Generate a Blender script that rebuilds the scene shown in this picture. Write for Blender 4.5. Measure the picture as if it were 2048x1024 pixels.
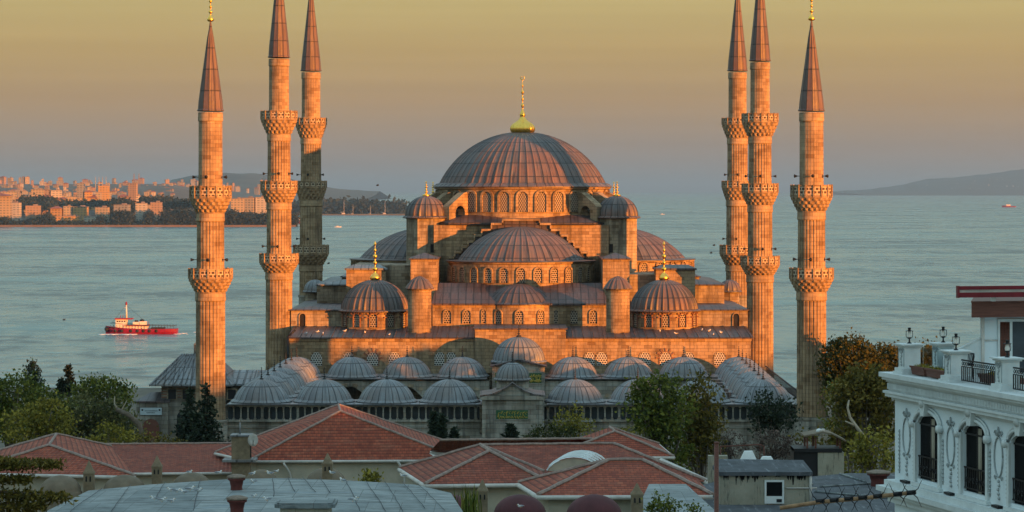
import bpy, math, random
from math import sin, cos, pi, radians, sqrt, atan2
from mathutils import Vector
SC = bpy.context.scene
for o in list(bpy.data.objects): bpy.data.objects.remove(o, do_unlink=True)

# ---------------------------------------------------------------- camera
F, HY, CX, CAMZ = 5600.0, 380.0, 1024.0, 30.0        # focal length and horizon in photo pixels
cam = bpy.data.objects.new('camera', bpy.data.cameras.new('camera'))
SC.collection.objects.link(cam); SC.camera = cam
cam.location = (0, 0, CAMZ); cam.rotation_euler = (pi/2, 0, 0)
cam.data.sensor_width = 36; cam.data.lens = 36*F/2048
cam.data.shift_y = -(512-HY)/2048
cam.data.clip_start = 1; cam.data.clip_end = 300000
# ---------------------------------------------------------------- light
SUN_EL, SUN_AZ = 2.6, 46.5
d = Vector((-sin(radians(SUN_AZ))*cos(radians(SUN_EL)), cos(radians(SUN_AZ))*cos(radians(SUN_EL)), -sin(radians(SUN_EL))))
sun = bpy.data.objects.new('sun', bpy.data.lights.new('sun', 'SUN'))
SC.collection.objects.link(sun)
sun.data.energy = 5.0; sun.data.angle = radians(0.5); sun.data.color = (1.0, 0.30, 0.035)
sun.rotation_euler = d.to_track_quat('-Z', 'Y').to_euler(); sun.location = (300, -280, 60)
W = bpy.data.worlds.new('World'); SC.world = W; W.use_nodes = True
nt = W.node_tree; nt.nodes.clear()
def N(t, typ, **kw):
    n = t.nodes.new(typ)
    for k, v in kw.items(): setattr(n, k, v)
    return n
wo = N(nt, 'ShaderNodeOutputWorld'); bg = N(nt, 'ShaderNodeBackground')
sky = N(nt, 'ShaderNodeTexSky', sky_type='NISHITA'); sky.sun_disc = False
sky.sun_elevation = radians(SUN_EL); sky.sun_rotation = atan2(0.725, -0.688); sky.dust_density = 1.5
tc = N(nt, 'ShaderNodeTexCoord'); sp = N(nt, 'ShaderNodeSeparateXYZ')
nt.links.new(tc.outputs['Generated'], sp.inputs[0])
# the dusk sky: a low warm band whose colours follow elevation, under the Nishita sky
mr = N(nt, 'ShaderNodeMapRange'); mr.inputs[1].default_value = -0.01; mr.inputs[2].default_value = 0.5
nt.links.new(sp.outputs['Z'], mr.inputs[0])
cr = N(nt, 'ShaderNodeValToRGB'); nt.links.new(mr.outputs[0], cr.inputs[0])
EXPO = 1.3
def lin(c, e=EXPO):
    return tuple((x/255/12.92 if x/255 < .04045 else ((x/255+.055)/1.055)**2.4)/2**e for x in c) + (1,)
stops = [(-.01, (132, 130, 128)), (.004, (146, 137, 130)), (.015, (162, 141, 123)), (.032, (180, 147, 105)), (.05, (191, 160, 102)),
         (.068, (198, 176, 114)), (.095, (180, 175, 130)), (.14, (172, 196, 182)), (.22, (176, 220, 222)), (.34, (188, 232, 242)), (.5, (198, 233, 248))]
el = cr.color_ramp.elements
while len(el) < len(stops): el.new(0.5)
for e, (z, c) in zip(el, stops):
    e.position = (z+.01)/.51; e.color = lin(c)
skm = N(nt, 'ShaderNodeVectorMath', operation='SCALE'); skm.inputs[3].default_value = 0.10
nt.links.new(sky.outputs[0], skm.inputs[0])
mixw = N(nt, 'ShaderNodeMix', data_type='RGBA'); mixw.inputs[0].default_value = 0.25
# thin streaks of haze in the sky
mp = N(nt, 'ShaderNodeMapping'); mp.inputs['Scale'].default_value = (2.5, 2.5, 130)
nt.links.new(tc.outputs['Generated'], mp.inputs[0])
nz = N(nt, 'ShaderNodeTexNoise'); nz.inputs['Scale'].default_value = 1.6; nz.inputs['Detail'].default_value = 3
nt.links.new(mp.outputs[0], nz.inputs['Vector'])
mr2 = N(nt, 'ShaderNodeMapRange'); mr2.inputs[3].default_value = .9; mr2.inputs[4].default_value = 1.1
nt.links.new(nz.outputs[0], mr2.inputs[0])
vs = N(nt, 'ShaderNodeVectorMath', operation='SCALE'); nt.links.new(cr.outputs[0], vs.inputs[0]); nt.links.new(mr2.outputs[0], vs.inputs[3])
mixf = N(nt, 'ShaderNodeMapRange'); mixf.inputs[1].default_value = .07; mixf.inputs[2].default_value = .5; mixf.inputs[3].default_value = 0; mixf.inputs[4].default_value = .12
nt.links.new(sp.outputs['Z'], mixf.inputs[0]); nt.links.new(mixf.outputs[0], mixw.inputs[0])
nt.links.new(vs.outputs[0], mixw.inputs[6]); nt.links.new(skm.outputs[0], mixw.inputs[7])
nt.links.new(mixw.outputs[2], bg.inputs[0]); bg.inputs[1].default_value = 1.0
nt.links.new(bg.outputs[0], wo.inputs[0])
SC.view_settings.view_transform = 'Standard'; SC.view_settings.look = 'None'
SC.view_settings.exposure = EXPO; SC.view_settings.gamma = 1
SC.cycles.max_bounces = 5; SC.cycles.diffuse_bounces = 2; SC.cycles.glossy_bounces = 2; SC.cycles.volume_bounces = 0
SC.cycles.use_denoising = True; SC.cycles.sample_clamp_indirect = 4; SC.cycles.caustics_reflective = False
random.seed(7)
R = random.random
def U(a, b): return a+(b-a)*R()

# ---------------------------------------------------------------- helpers
def P(px, py, D): return Vector(((px-CX)/F*D, D, CAMZ-(py-HY)/F*D))       # a place in the scene at distance D
def E(px, py, z): return P(px, py, (CAMZ-z)*F/(py-HY))                     # a place in the scene at height z
def Z(py, D): return CAMZ-(py-HY)/F*D
class MB:
    def __init__(s): s.v = []; s.f = []; s.uv = []; s.sm = []
    def add(s, vs, fs, uvs=None, smooth=False):
        b = len(s.v); s.v += [tuple(v) for v in vs]
        for i, f in enumerate(fs):
            s.f.append([b+k for k in f]); s.uv.append(uvs[i] if uvs else None); s.sm.append(smooth)
        return s
    def quad(s, a, b, c, d): return s.add([a, b, c, d], [(0, 1, 2, 3)])
    def poly(s, pts): return s.add(pts, [tuple(range(len(pts)))])
    def bx(s, x0, x1, y0, y1, z0, z1):
        return s.add([(x0,y0,z0),(x1,y0,z0),(x1,y1,z0),(x0,y1,z0),(x0,y0,z1),(x1,y0,z1),(x1,y1,z1),(x0,y1,z1)],
                     [(0,3,2,1),(4,5,6,7),(0,1,5,4),(1,2,6,5),(2,3,7,6),(3,0,4,7)])
    def obox(s, c, ux, sx, sy, z0, z1):        # box about c (x,y), its x axis along ux (2D)
        l = math.hypot(*ux); ax, ay = ux[0]/l, ux[1]/l
        q = [(c[0]+ax*a*sx/2-ay*b*sy/2, c[1]+ay*a*sx/2+ax*b*sy/2) for a, b in ((-1,-1),(1,-1),(1,1),(-1,1))]
        return s.prism(q, z0, z1)
    def prism(s, poly, z0, z1):                # polygon in plan, counter-clockwise
        n = len(poly)
        vs = [(p[0], p[1], z0) for p in poly]+[(p[0], p[1], z1) for p in poly]
        return s.add(vs, [tuple(range(n))[::-1], tuple(range(n, 2*n))]+[(i, (i+1) % n, n+(i+1) % n, n+i) for i in range(n)])
    def prism_xz(s, poly, y0, y1):             # polygon in elevation, counter-clockwise seen from -y
        n = len(poly)
        vs = [(p[0], y0, p[1]) for p in poly]+[(p[0], y1, p[1]) for p in poly]
        return s.add(vs, [tuple(range(n)), tuple(range(n, 2*n))[::-1]]+[((i+1) % n, i, n+i, n+(i+1) % n) for i in range(n)])
    def lathe(s, prof, cx, cy, seg=24, a0=0.0, a1=2*pi, off=None, smooth=False, cap=False, useam=0):
        full = abs(a1-a0-2*pi) < 1e-6
        n = seg if full else seg+1
        rref = max(p[0] for p in prof); vs = []; arc = [0]
        for i in range(1, len(prof)): arc.append(arc[-1]+math.hypot(prof[i][0]-prof[i-1][0], prof[i][1]-prof[i-1][1]))
        for i, (r, z) in enumerate(prof):
            for k in range(n):
                a = a0+(a1-a0)*k/seg
                rr = max(r+(off(k, i, r) if off else 0), 0.0)
                vs.append((cx+rr*cos(a), cy+rr*sin(a), z))
        fs, uvs = [], []
        for i in range(len(prof)-1):
            for k in range(seg):
                k2 = (k+1) % n
                fs.append((i*n+k, i*n+k2, (i+1)*n+k2, (i+1)*n+k))
                u0, u1 = (a0+(a1-a0)*k/seg)*rref, (a0+(a1-a0)*(k+1)/seg)*rref
                if useam: u0, u1 = k/seg*useam, (k+1)/seg*useam
                uvs.append([(u0, arc[i]), (u1, arc[i]), (u1, arc[i+1]), (u0, arc[i+1])])
        if cap and full:
            m = (len(prof)-1)*n
            fs.append(tuple(range(m, m+n))); uvs.append(None); fs.append(tuple(range(n))[::-1]); uvs.append(None)
        return s.add(vs, fs, uvs, smooth)
    def tube(s, pts, r, seg=6, r1=None, smooth=True):
        pts = [Vector(p) for p in pts]; n = len(pts); vs = []
        for i, p in enumerate(pts):
            t = (pts[min(i+1, n-1)]-pts[max(i-1, 0)]).normalized()
            up = Vector((0, 0, 1)) if abs(t.z) < .9 else Vector((1, 0, 0))
            a = t.cross(up).normalized(); b = a.cross(t)
            rr = r if r1 is None else r+(r1-r)*i/(n-1)
            for k in range(seg):
                w = 2*pi*k/seg; vs.append(p+a*(rr*cos(w))+b*(rr*sin(w)))
        fs = [(i*seg+k, i*seg+(k+1) % seg, (i+1)*seg+(k+1) % seg, (i+1)*seg+k) for i in range(n-1) for k in range(seg)]
        fs += [tuple(range(seg))[::-1], tuple(range((n-1)*seg, n*seg))]
        return s.add(vs, fs, None, smooth)
    def blob(s, c, rx, ry, rz, seg=10, rings=6):
        prof = [(max(sin(pi*i/rings), .001), -cos(pi*i/rings)) for i in range(rings+1)]; b = len(s.v)
        s.lathe(prof, 0, 0, seg, smooth=True)
        for i in range(b, len(s.v)):
            x, y, z = s.v[i]; s.v[i] = (c[0]+x*rx, c[1]+y*ry, c[2]+z*rz)
        return s
    def build(s, name, mat, parent=None, world=True):
        off = Vector((0, 0, 0))
        if parent is not None and world:
            q = parent
            while q is not None: off += q.location; q = q.parent
        me = bpy.data.meshes.new(name)
        me.from_pydata([(v[0]-off.x, v[1]-off.y, v[2]-off.z) for v in s.v], [], s.f)
        ul = me.uv_layers.new(name='UVMap').data
        for p, uv, sm in zip(me.polygons, s.uv, s.sm):
            p.use_smooth = sm
            if uv:
                for li, q in zip(p.loop_indices, uv): ul[li].uv = q
            else:
                n = p.normal
                h = Vector((-n.y, n.x, 0))
                h = h.normalized() if h.length > .05 else Vector((1, 0, 0))
                w = n.cross(h)
                for li in p.loop_indices:
                    co = Vector(s.v[me.loops[li].vertex_index]); ul[li].uv = (co.dot(h), co.dot(w))
        me.materials.append(mat)
        o = bpy.data.objects.new(name, me); SC.collection.objects.link(o)
        if parent is not None: o.parent = parent
        return o
def tag(o, label, cat, group=None, kind=None):
    if label: o['label'] = label
    if cat: o['category'] = cat
    if group: o['group'] = group
    if kind: o['kind'] = kind
    return o
def thing(name, label, cat, loc=(0, 0, 0), group=None, rz=0.0):
    o = bpy.data.objects.new(name, None); SC.collection.objects.link(o); o.location = loc; o.rotation_euler = (0, 0, rz)
    o.empty_display_size = .2
    return tag(o, label, cat, group)
def struct(o, kind='structure'): o['kind'] = kind; return o
def dup(root, loc, label=None, group=None, rz=None, sc=None):
    r = root.copy(); SC.collection.objects.link(r); r.location = loc
    if label: r['label'] = label
    if group: r['group'] = group
    if rz is not None: r.rotation_euler = (0, 0, rz)
    if sc is not None: r.scale = (sc, sc, sc)
    for ch in list(root.children):
        c = ch.copy(); SC.collection.objects.link(c); c.parent = r
        for g in list(ch.children):
            q = g.copy(); SC.collection.objects.link(q); q.parent = c
    return r

# ---------------------------------------------------------------- materials
class Mat:
    def __init__(s, name, rough=.8, metal=0.0, spec=.3):
        s.m = bpy.data.materials.new(name); s.m.use_nodes = True; s.t = s.m.node_tree
        s.b = s.t.nodes['Principled BSDF']; s.b.inputs['Roughness'].default_value = rough
        s.b.inputs['Metallic'].default_value = metal; s.b.inputs['Specular IOR Level'].default_value = spec
        s._tc = None
    def n(s, typ, **kw): return N(s.t, typ, **kw)
    def l(s, a, b): s.t.links.new(a, b)
    def co(s, out='UV', scale=(1, 1, 1)):
        if s._tc is None: s._tc = s.n('ShaderNodeTexCoord')
        m = s.n('ShaderNodeMapping'); m.inputs['Scale'].default_value = scale; s.l(s._tc.outputs[out], m.inputs[0]); return m.outputs[0]
    def noise(s, vec, scale=1, detail=4, rough=.55):
        n = s.n('ShaderNodeTexNoise'); n.inputs['Scale'].default_value = scale; n.inputs['Detail'].default_value = detail
        n.inputs['Roughness'].default_value = rough; s.l(vec, n.inputs['Vector']); return n.outputs[0]
    def ramp(s, fac, st, interp='LINEAR'):
        r = s.n('ShaderNodeValToRGB'); e = r.color_ramp.elements; r.color_ramp.interpolation = interp
        while len(e) < len(st): e.new(.5)
        for x, (p, c) in zip(e, st):
            x.position = p; x.color = (c if isinstance(c, tuple) else (c, c, c))+(1,)
        s.l(fac, r.inputs[0]); return r.outputs[0]
    def mix(s, a, b, fac=.5, mode='MIX'):
        m = s.n('ShaderNodeMix', data_type='RGBA', blend_type=mode)
        for sock, v in ((m.inputs[0], fac), (m.inputs[6], a), (m.inputs[7], b)):
            if isinstance(v, (int, float)): sock.default_value = v
            elif isinstance(v, tuple): sock.default_value = v+(1,) if len(v) == 3 else v
            else: s.l(v, sock)
        return m.outputs[2]
    def brick(s, vec, w, h, mortar, c1, c2, cm, off=.5):
        b = s.n('ShaderNodeTexBrick', offset=off); s.l(vec, b.inputs['Vector'])
        b.inputs['Scale'].default_value = 1; b.inputs['Brick Width'].default_value = w; b.inputs['Row Height'].default_value = h
        b.inputs['Mortar Size'].default_value = mortar; b.inputs['Mortar Smooth'].default_value = .3
        b.inputs['Color1'].default_value = c1+(1,); b.inputs['Color2'].default_value = c2+(1,); b.inputs['Mortar'].default_value = cm+(1,)
        return b
    def bump(s, h, strength=.4, dist=.05):
        b = s.n('ShaderNodeBump'); b.inputs['Strength'].default_value = strength; b.inputs['Distance'].default_value = dist
        s.l(h, b.inputs['Height']); s.l(b.outputs[0], s.b.inputs['Normal']); return s
    def color(s, c):
        if isinstance(c, tuple): s.b.inputs['Base Color'].default_value = c+(1,)
        else: s.l(c, s.b.inputs['Base Color'])
        return s
def plain(name, c, rough=.7, metal=0, var=.25, scale=2.0, spec=.3):
    m = Mat(name, rough, metal, spec); v = m.co('Object')
    f = m.noise(v, scale, 5, .65)
    m.color(m.mix(tuple(x*(1-var) for x in c), tuple(min(1, x*(1+var)) for x in c), m.ramp(f, [(.3, 0.0), (.7, 1.0)])))
    return m.m
def stone(name, c1, c2, cm, w=.95, h=.42, stain=(.10, .082, .06), amt=.75, rough=.85):
    m = Mat(name, rough); uv = m.co('UV')
    b = m.brick(uv, w, h, .018, c1, c2, cm)
    # every few blocks a paler or browner stone
    b2 = m.brick(uv, w, h, .0, (0, 0, 0), (1, 1, 1), (0, 0, 0))
    k = m.ramp(b2.outputs[0], [(.0, (.5, .44, .38)), (.14, (.88, .83, .77)), (.45, (1.0, .98, .95)), (.85, (1.25, 1.22, 1.16)), (1, (.7, .58, .46))])
    c = m.mix(b.outputs[0], k, .9, 'MULTIPLY')
    f = m.noise(m.co('UV', (.9, .09, 1)), 1.0, 6, .7)      # run-off streaks
    c = m.mix(c, stain, m.ramp(f, [(.47, 0.0), (.66, amt)]))
    g = m.noise(m.co('Object'), .35, 5, .6)
    c = m.mix(c, m.mix(c, (.55, .52, .49), 1.0, 'MULTIPLY'), m.ramp(g, [(.42, 0.0), (.65, .85)]))
    m.color(c)
    m.bump(m.mix(b.outputs[1], m.noise(m.co('Object'), 4, 5), .5), .8, -.04)
    return m.m
M = {}
M['stone'] = stone('limestone', (.42, .32, .205), (.30, .225, .14), (.09, .07, .05))
M['stone_dark'] = stone('weathered_limestone', (.40, .34, .255), (.30, .255, .19), (.13, .11, .09), amt=.85)
M['minaret'] = stone('minaret_stone', (.40, .305, .2), (.33, .25, .16), (.22, .165, .11), .9, .42, (.11, .085, .06), .7)
M['marble'] = stone('grey_marble', (.36, .36, .33), (.30, .30, .27), (.14, .14, .13), 1.3, .5, (.08, .08, .075), .8)
def lead(name, a, b, warm, seam=.0):
    m = Mat(name, .48, .0, .45); uv = m.co('UV')
    f = m.noise(m.co('UV', (1.6, .22, 1)), 1.0, 5, .65)
    c = m.mix(a, b, m.ramp(f, [(.3, 0.0), (.7, 1.0)]))
    g = m.noise(m.co('Object'), .33, 4, .6)
    c = m.mix(c, warm, m.ramp(g, [(.38, 0.0), (.62, .85)]))
    br = m.brick(uv, 1.0, 2.3, .10, (1.1, 1.08, 1.06), (.72, .73, .75), (.16, .15, .15), 0.0); br.inputs['Mortar Smooth'].default_value = .6
    c = m.mix(c, br.outputs[0], .92, 'MULTIPLY')
    s = m.noise(m.co('UV', (3.1, .16, 1)), 1.0, 4, .65)
    c = m.mix(c, tuple(x*.35 for x in a), m.ramp(s, [(.54, 0.0), (.66, .85)]))
    m.color(c); m.bump(m.noise(m.co('Object'), 1.7, 5), .6, .07)
    return m.m
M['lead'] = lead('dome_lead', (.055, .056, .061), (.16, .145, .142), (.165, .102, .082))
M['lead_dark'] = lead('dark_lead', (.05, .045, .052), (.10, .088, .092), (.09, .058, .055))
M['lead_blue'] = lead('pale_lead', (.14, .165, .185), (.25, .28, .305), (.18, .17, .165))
M['spire'] = lead('spire_lead', (.105, .075, .07), (.17, .12, .108), (.12, .075, .062))
M['gold'] = plain('gilded_copper', (.95, .56, .11), .33, 1.0, .12, 3)
M['bronze'] = plain('dark_bronze', (.03, .029, .028), .6, 0, .3, 4)
M['iron'] = plain('black_iron', (.018, .018, .02), .5, .3, .3, 6)
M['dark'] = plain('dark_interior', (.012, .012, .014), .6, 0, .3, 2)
def lattice(name, frame, hole, s):
    m = Mat(name, .7); v = m.n('ShaderNodeTexVoronoi', distance='EUCLIDEAN'); v.inputs['Scale'].default_value = s; v.inputs['Randomness'].default_value = 0.0
    # staggered round holes
    a = m.n('ShaderNodeTexBrick', offset=.5); uv = m.co('UV', (s, s, s)); m.l(uv, a.inputs['Vector'])
    a.inputs['Scale'].default_value = 1; a.inputs['Brick Width'].default_value = 1; a.inputs['Row Height'].default_value = .85
    a.inputs['Mortar Size'].default_value = .13; a.inputs['Mortar Smooth'].default_value = .1
    a.inputs['Color1'].default_value = hole+(1,); a.inputs['Color2'].default_value = hole+(1,); a.inputs['Mortar'].default_value = frame+(1,)
    m.t.nodes.remove(v); m.color(a.outputs[0]); return m.m
M['lattice'] = lattice('plaster_lattice', (.36, .30, .23), (.012, .011, .011), 3.1)
M['pierced'] = lattice('pierced_stone', (.50, .40, .28), (.07, .05, .035), 2.3)
M['lattice_white'] = lattice('white_lattice', (.55, .53, .48), (.02, .02, .02), 3.2)
M['redstone'] = plain('red_voussoir', (.20, .105, .07), .8, 0, .3, 3)
def tile(name, a, b, c3):
    m = Mat(name, .75); uv = m.co('UV')
    br = m.brick(uv, .26, .3, .022, a, b, tuple(x*.5 for x in a))
    c = br.outputs[0]
    f = m.noise(m.co('UV', (.5, 1.6, 1)), 1.4, 5, .7); c = m.mix(c, c3, m.ramp(f, [(.5, 0.0), (.72, .55)]))
    g = m.noise(m.co('Object'), .5, 5, .65); c = m.mix(c, tuple(x*.4 for x in a), m.ramp(g, [(.5, 0.0), (.75, .7)]))
    w = m.n('ShaderNodeTexWave', wave_profile='SAW', bands_direction='Y'); w.inputs['Scale'].default_value = 1.0472; m.l(uv, w.inputs['Vector'])
    w2 = m.n('ShaderNodeTexWave', bands_direction='X'); w2.inputs['Scale'].default_value = 1.2083; m.l(uv, w2.inputs['Vector'])
    m.color(m.mix(c, m.ramp(w.outputs[0], [(0, .3), (.35, .95), (1, 1.25)]), .95, 'MULTIPLY')); m.bump(m.mix(w.outputs[0], w2.outputs[0], .45), .9, .09)  # shade along each tile row is put into the colour, besides the bump
    return m.m
M['tile'] = tile('roof_tile', (.345, .078, .037), (.205, .042, .024), (.40, .17, .10))
M['tile2'] = tile('roof_tile_old', (.29, .066, .034), (.155, .036, .023), (.35, .15, .09))
M['ridge'] = plain('mortared_ridge', (.27, .205, .175), .85, 0, .35, 5)
M['render'] = plain('cream_render', (.42, .38, .30), .9, 0, .14, 1.2)
M['render_tan'] = plain('tan_render', (.20, .155, .10), .9, 0, .3, 3)
M['hamam'] = plain('brown_plaster_dome', (.17, .135, .095), .85, 0, .3, 1.2)
M['hamam_red'] = plain('maroon_painted_dome', (.085, .026, .03), .75, 0, .25, 1.5)
M['white'] = plain('white_paint', (.62, .66, .66), .6, 0, .1, 2)
M['gutter'] = plain('white_gutter', (.52, .50, .46), .6, 0, .2, 2)
def hotelwall():
    m = Mat('hotel_stucco', .7); g = m.noise(m.co('Object'), .8, 5, .6)
    c = m.mix((.62, .715, .75), (.72, .81, .84), m.ramp(g, [(.3, 0.0), (.7, 1.0)]))
    f = m.noise(m.co('UV', (3, .25, 1)), 1.5, 5, .7); c = m.mix(c, (.28, .30, .29), m.ramp(f, [(.62, 0.0), (.85, .5)]))
    m.color(c); m.bump(m.noise(m.co('Object'), 9, 3), .15, .01); return m.m
M['hotel'] = hotelwall()
M['hotel_trim'] = plain('hotel_trim', (.60, .66, .66), .65, 0, .12, 2)
def concrete(name, a, b, st):
    m = Mat(name, .9); c = m.mix(a, b, m.ramp(m.noise(m.co('Object'), 1.3, 6, .65), [(.3, 0.0), (.7, 1.0)]))
    f = m.noise(m.co('UV', (3.2, .35, 1)), 1.3, 6, .75)
    c = m.mix(c, st, m.ramp(f, [(.55, 0.0), (.66, .92)])); m.color(c)
    m.bump(m.noise(m.co('Object'), 7, 5), .5, .02); return m.m
M['stained'] = concrete('stained_concrete', (.25, .235, .18), (.36, .34, .27), (.025, .024, .022))
M['felt'] = concrete('roofing_felt', (.05, .055, .062), (.10, .11, .125), (.2, .22, .24))
def sheetroof():
    m = Mat('sheet_metal_roof', .7, 0, .25); v = m.co('Object')
    c = m.mix((.16, .182, .185), (.33, .36, .36), m.ramp(m.noise(v, .9, 7, .75), [(.3, 0.0), (.7, 1.0)]))
    c = m.mix(c, (.06, .068, .07), m.ramp(m.noise(m.co('Object', (.6, 3.5, 1)), 1.1, 5, .7), [(.5, 0.0), (.66, .85)]))
    c = m.mix(c, (.16, .24, .32), m.ramp(m.noise(m.co('Object', (.4, 1.5, 1)), .9, 4, .6), [(.6, 0.0), (.75, .6)]))
    br = m.brick(m.co('Object', (1, .5, 1)), 1.1, 1.9, .012, (1.05, 1.05, 1.05), (.66, .7, .72), (.35, .35, .35), .35); c = m.mix(c, br.outputs[0], .9, 'MULTIPLY')
    c = m.mix(c, (.36, .39, .39), m.ramp(m.noise(m.co('Object', (1.5, 3, 1)), 1.6, 6, .75), [(.6, 0.0), (.72, .7)]))
    m.color(c); m.bump(m.noise(v, 2.5, 5), .4, .04); return m.m
M['sheet'] = sheetroof()
def wood(name, a, b):
    m = Mat(name, .6); m.color(m.mix(a, b, m.ramp(m.noise(m.co('UV', (1, 14, 1)), 1.5, 5), [(.3, 0.0), (.7, 1.0)]))); return m.m
M['fascia'] = wood('brown_fascia', (.09, .035, .025), (.17, .065, .045))
M['redpaint'] = plain('dark_red_paint', (.15, .012, .02), .35, 0, .2, 3)
def glass(name, c, rough=.08):
    m = Mat(name, rough, 0, .12); m.b.inputs['IOR'].default_value = 1.15; m.color(c); return m.m
M['glass'] = glass('window_glass', (.01, .011, .012), .25); M['clear'] = glass('frosted_lamp_glass', (.7, .68, .62), .3)
M['bark'] = plain('grey_bark', (.13, .105, .08), .9, 0, .35, 4)
M['bark_pale'] = plain('pale_plane_bark', (.38, .33, .25), .85, 0, .3, 2)
def leaf(name, st, rough=.7):
    m = Mat(name, rough, 0, .15); g = m.n('ShaderNodeNewGeometry')
    n2 = m.noise(m.co('Object'), .55, 3); c = m.ramp(g.outputs['Random Per Island'], st)
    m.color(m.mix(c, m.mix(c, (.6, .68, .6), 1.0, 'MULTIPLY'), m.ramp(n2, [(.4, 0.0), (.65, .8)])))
    tr = m.n('ShaderNodeBsdfTranslucent'); m.l(c, tr.inputs[0]); ms = m.n('ShaderNodeMixShader'); ms.inputs[0].default_value = .2
    out = m.t.nodes['Material Output']; m.l(m.b.outputs[0], ms.inputs[1]); m.l(tr.outputs[0], ms.inputs[2]); m.l(ms.outputs[0], out.inputs[0])
    return m.m
M['leaf_green'] = leaf('green_leaves', [(0, (0.045, 0.063, 0.013)), (.5, (0.111, 0.136, 0.023)), (1, (0.224, 0.224, 0.038))])
M['leaf_olive'] = leaf('olive_leaves', [(0, (0.088, 0.089, 0.015)), (.5, (0.227, 0.197, 0.034)), (1, (0.403, 0.326, 0.056))])
M['leaf_grey'] = leaf('grey_green_leaves', [(0, (0.046, 0.057, 0.022)), (.5, (0.105, 0.110, 0.043)), (1, (0.200, 0.186, 0.073))])
M['leaf_dark'] = leaf('conifer_needles', [(0, (0.012, 0.022, 0.013)), (.6, (0.030, 0.045, 0.027)), (1, (0.068, 0.083, 0.051))])
M['leaf_gold'] = leaf('autumn_leaves', [(0, (0.019, 0.026, 0.007)), (.5, (0.046, 0.055, 0.014)), (1, (0.081, 0.086, 0.022))])
M['leaf_moss'] = leaf('brown_green_leaves', [(0, (0.059, 0.056, 0.013)), (.5, (0.137, 0.109, 0.023)), (1, (0.252, 0.185, 0.037))])
M['twig'] = leaf('bare_reddish_twigs', [(0, (.05, .035, .03)), (.5, (.1, .07, .06)), (1, (.2, .15, .13))])
M['leaf_far'] = leaf('far_leaves', [(0, (.02, .03, .025)), (.6, (.035, .05, .04)), (1, (.055, .07, .05))])
M['gull'] = plain('white_feathers', (.72, .72, .70), .8, 0, .08, 9); M['gullgrey'] = plain('grey_feathers', (.26, .28, .31), .8, 0, .1, 9)
M['galleryglass'] = plain('gallery_glass', (.045, .058, .07), .3, 0, .5, .7)

# ---------------------------------------------------------------- ground, sea, hills
SEA = -35.0
def hill_noise(x, s=1.0):
    return sin(x*.013*s)*.5+sin(x*.031*s+1.3)*.3+sin(x*.083*s+.4)*.2
def ground_z(y):
    if y < 425: return 0.0
    if y < 900: return -(y-425)*.088
    return -45.0
g = MB(); ys = [-900, -300, 0, 150, 300, 425, 480, 560, 650, 760, 860, 950]; xs = [-1500, -700, -300, -100, 0, 100, 300, 700, 1500]
for i in range(len(ys)-1):
    for k in range(len(xs)-1):
        a, b, c, e = xs[k], xs[k+1], ys[i], ys[i+1]
        g.quad((a, c, ground_z(c)), (b, c, ground_z(c)), (b, e, ground_z(e)), (a, e, ground_z(e)))
M['ground'] = plain('dusty_ground', (.13, .115, .09), .95, 0, .35, .2)
struct(g.build('ground', M['ground']))
def seamat():
    m = Mat('sea_water', .12, 0, .5); m.b.inputs['IOR'].default_value = 1.33
    v = m.co('Object')
    big = m.noise(m.co('Object', (.0011, .0052, 1)), 1, 4, .6)       # long slicks and ruffled lanes
    # ripples of three sizes: chop near by, longer swell and wind lanes further out
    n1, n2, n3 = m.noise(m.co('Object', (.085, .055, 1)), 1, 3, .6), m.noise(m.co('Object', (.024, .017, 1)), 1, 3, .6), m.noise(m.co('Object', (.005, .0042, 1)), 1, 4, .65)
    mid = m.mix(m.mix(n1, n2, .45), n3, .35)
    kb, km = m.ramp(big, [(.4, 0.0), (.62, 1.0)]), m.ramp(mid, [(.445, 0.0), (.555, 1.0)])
    m.color(m.mix(m.mix((.004, .026, .044), (.08, .215, .255), km), (.13, .27, .275), m.ramp(big, [(.48, 0.0), (.6, .75)])))  # pale ripples and bands: the waves' sky reflection is put into the colour
    m.l(m.ramp(km, [(0, .32), (1, .2)]), m.b.inputs['Roughness'])
    b = m.n('ShaderNodeBump'); b.inputs['Distance'].default_value = 4.0
    m.l(m.ramp(kb, [(0, .9), (1, .45)]), b.inputs['Strength']); m.l(mid, b.inputs['Height']); m.l(b.outputs[0], m.b.inputs['Normal'])
    return m.m
M['sea'] = seamat()
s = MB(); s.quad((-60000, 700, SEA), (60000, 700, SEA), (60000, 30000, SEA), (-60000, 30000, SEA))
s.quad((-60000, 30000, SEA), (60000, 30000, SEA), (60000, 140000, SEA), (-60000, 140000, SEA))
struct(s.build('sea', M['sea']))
# wooded and built-up ridges across the water
M['farhill'] = plain('far_scrub', (.06, .065, .05), .95, 0, .4, .004)
M['farland'] = plain('far_town_ground', (.10, .09, .075), .95, 0, .4, .01)
def ridge(name, pts, D0, D1, mat, depth=3, rough=6):
    """a hill whose crest runs through the photo points pts at distance D1 and falls to the sea at D0"""
    m = MB(); n = 80; rows = 8; grid = []
    for i in range(n+1):
        t = i/n; x = pts[0][0]+(pts[-1][0]-pts[0][0])*t
        for a, b in zip(pts, pts[1:]):
            if a[0] <= x <= b[0]: yy = a[1]+(b[1]-a[1])*(x-a[0])/(b[0]-a[0]); break
        zc = Z(yy, D1)
        col = []
        for j in range(rows+1):
            q = j/rows; D = D0+(D1-D0)*q
            hz = SEA-2+(zc-SEA+2)*(q**.8)
            X = (x-CX)/F*D1
            col.append((X, D, hz+(hill_noise(X*.35+D*.2)*rough*q if j else 0)))
        col.append((X, D1+(D1-D0), SEA-4)); grid.append(col)
    for i in range(n):
        for j in range(rows+1):
            m.quad(grid[i][j], grid[i+1][j], grid[i+1][j+1], grid[i][j+1])
    for f in range(len(m.sm)): m.sm[f] = True
    return struct(m.build(name, mat))
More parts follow.
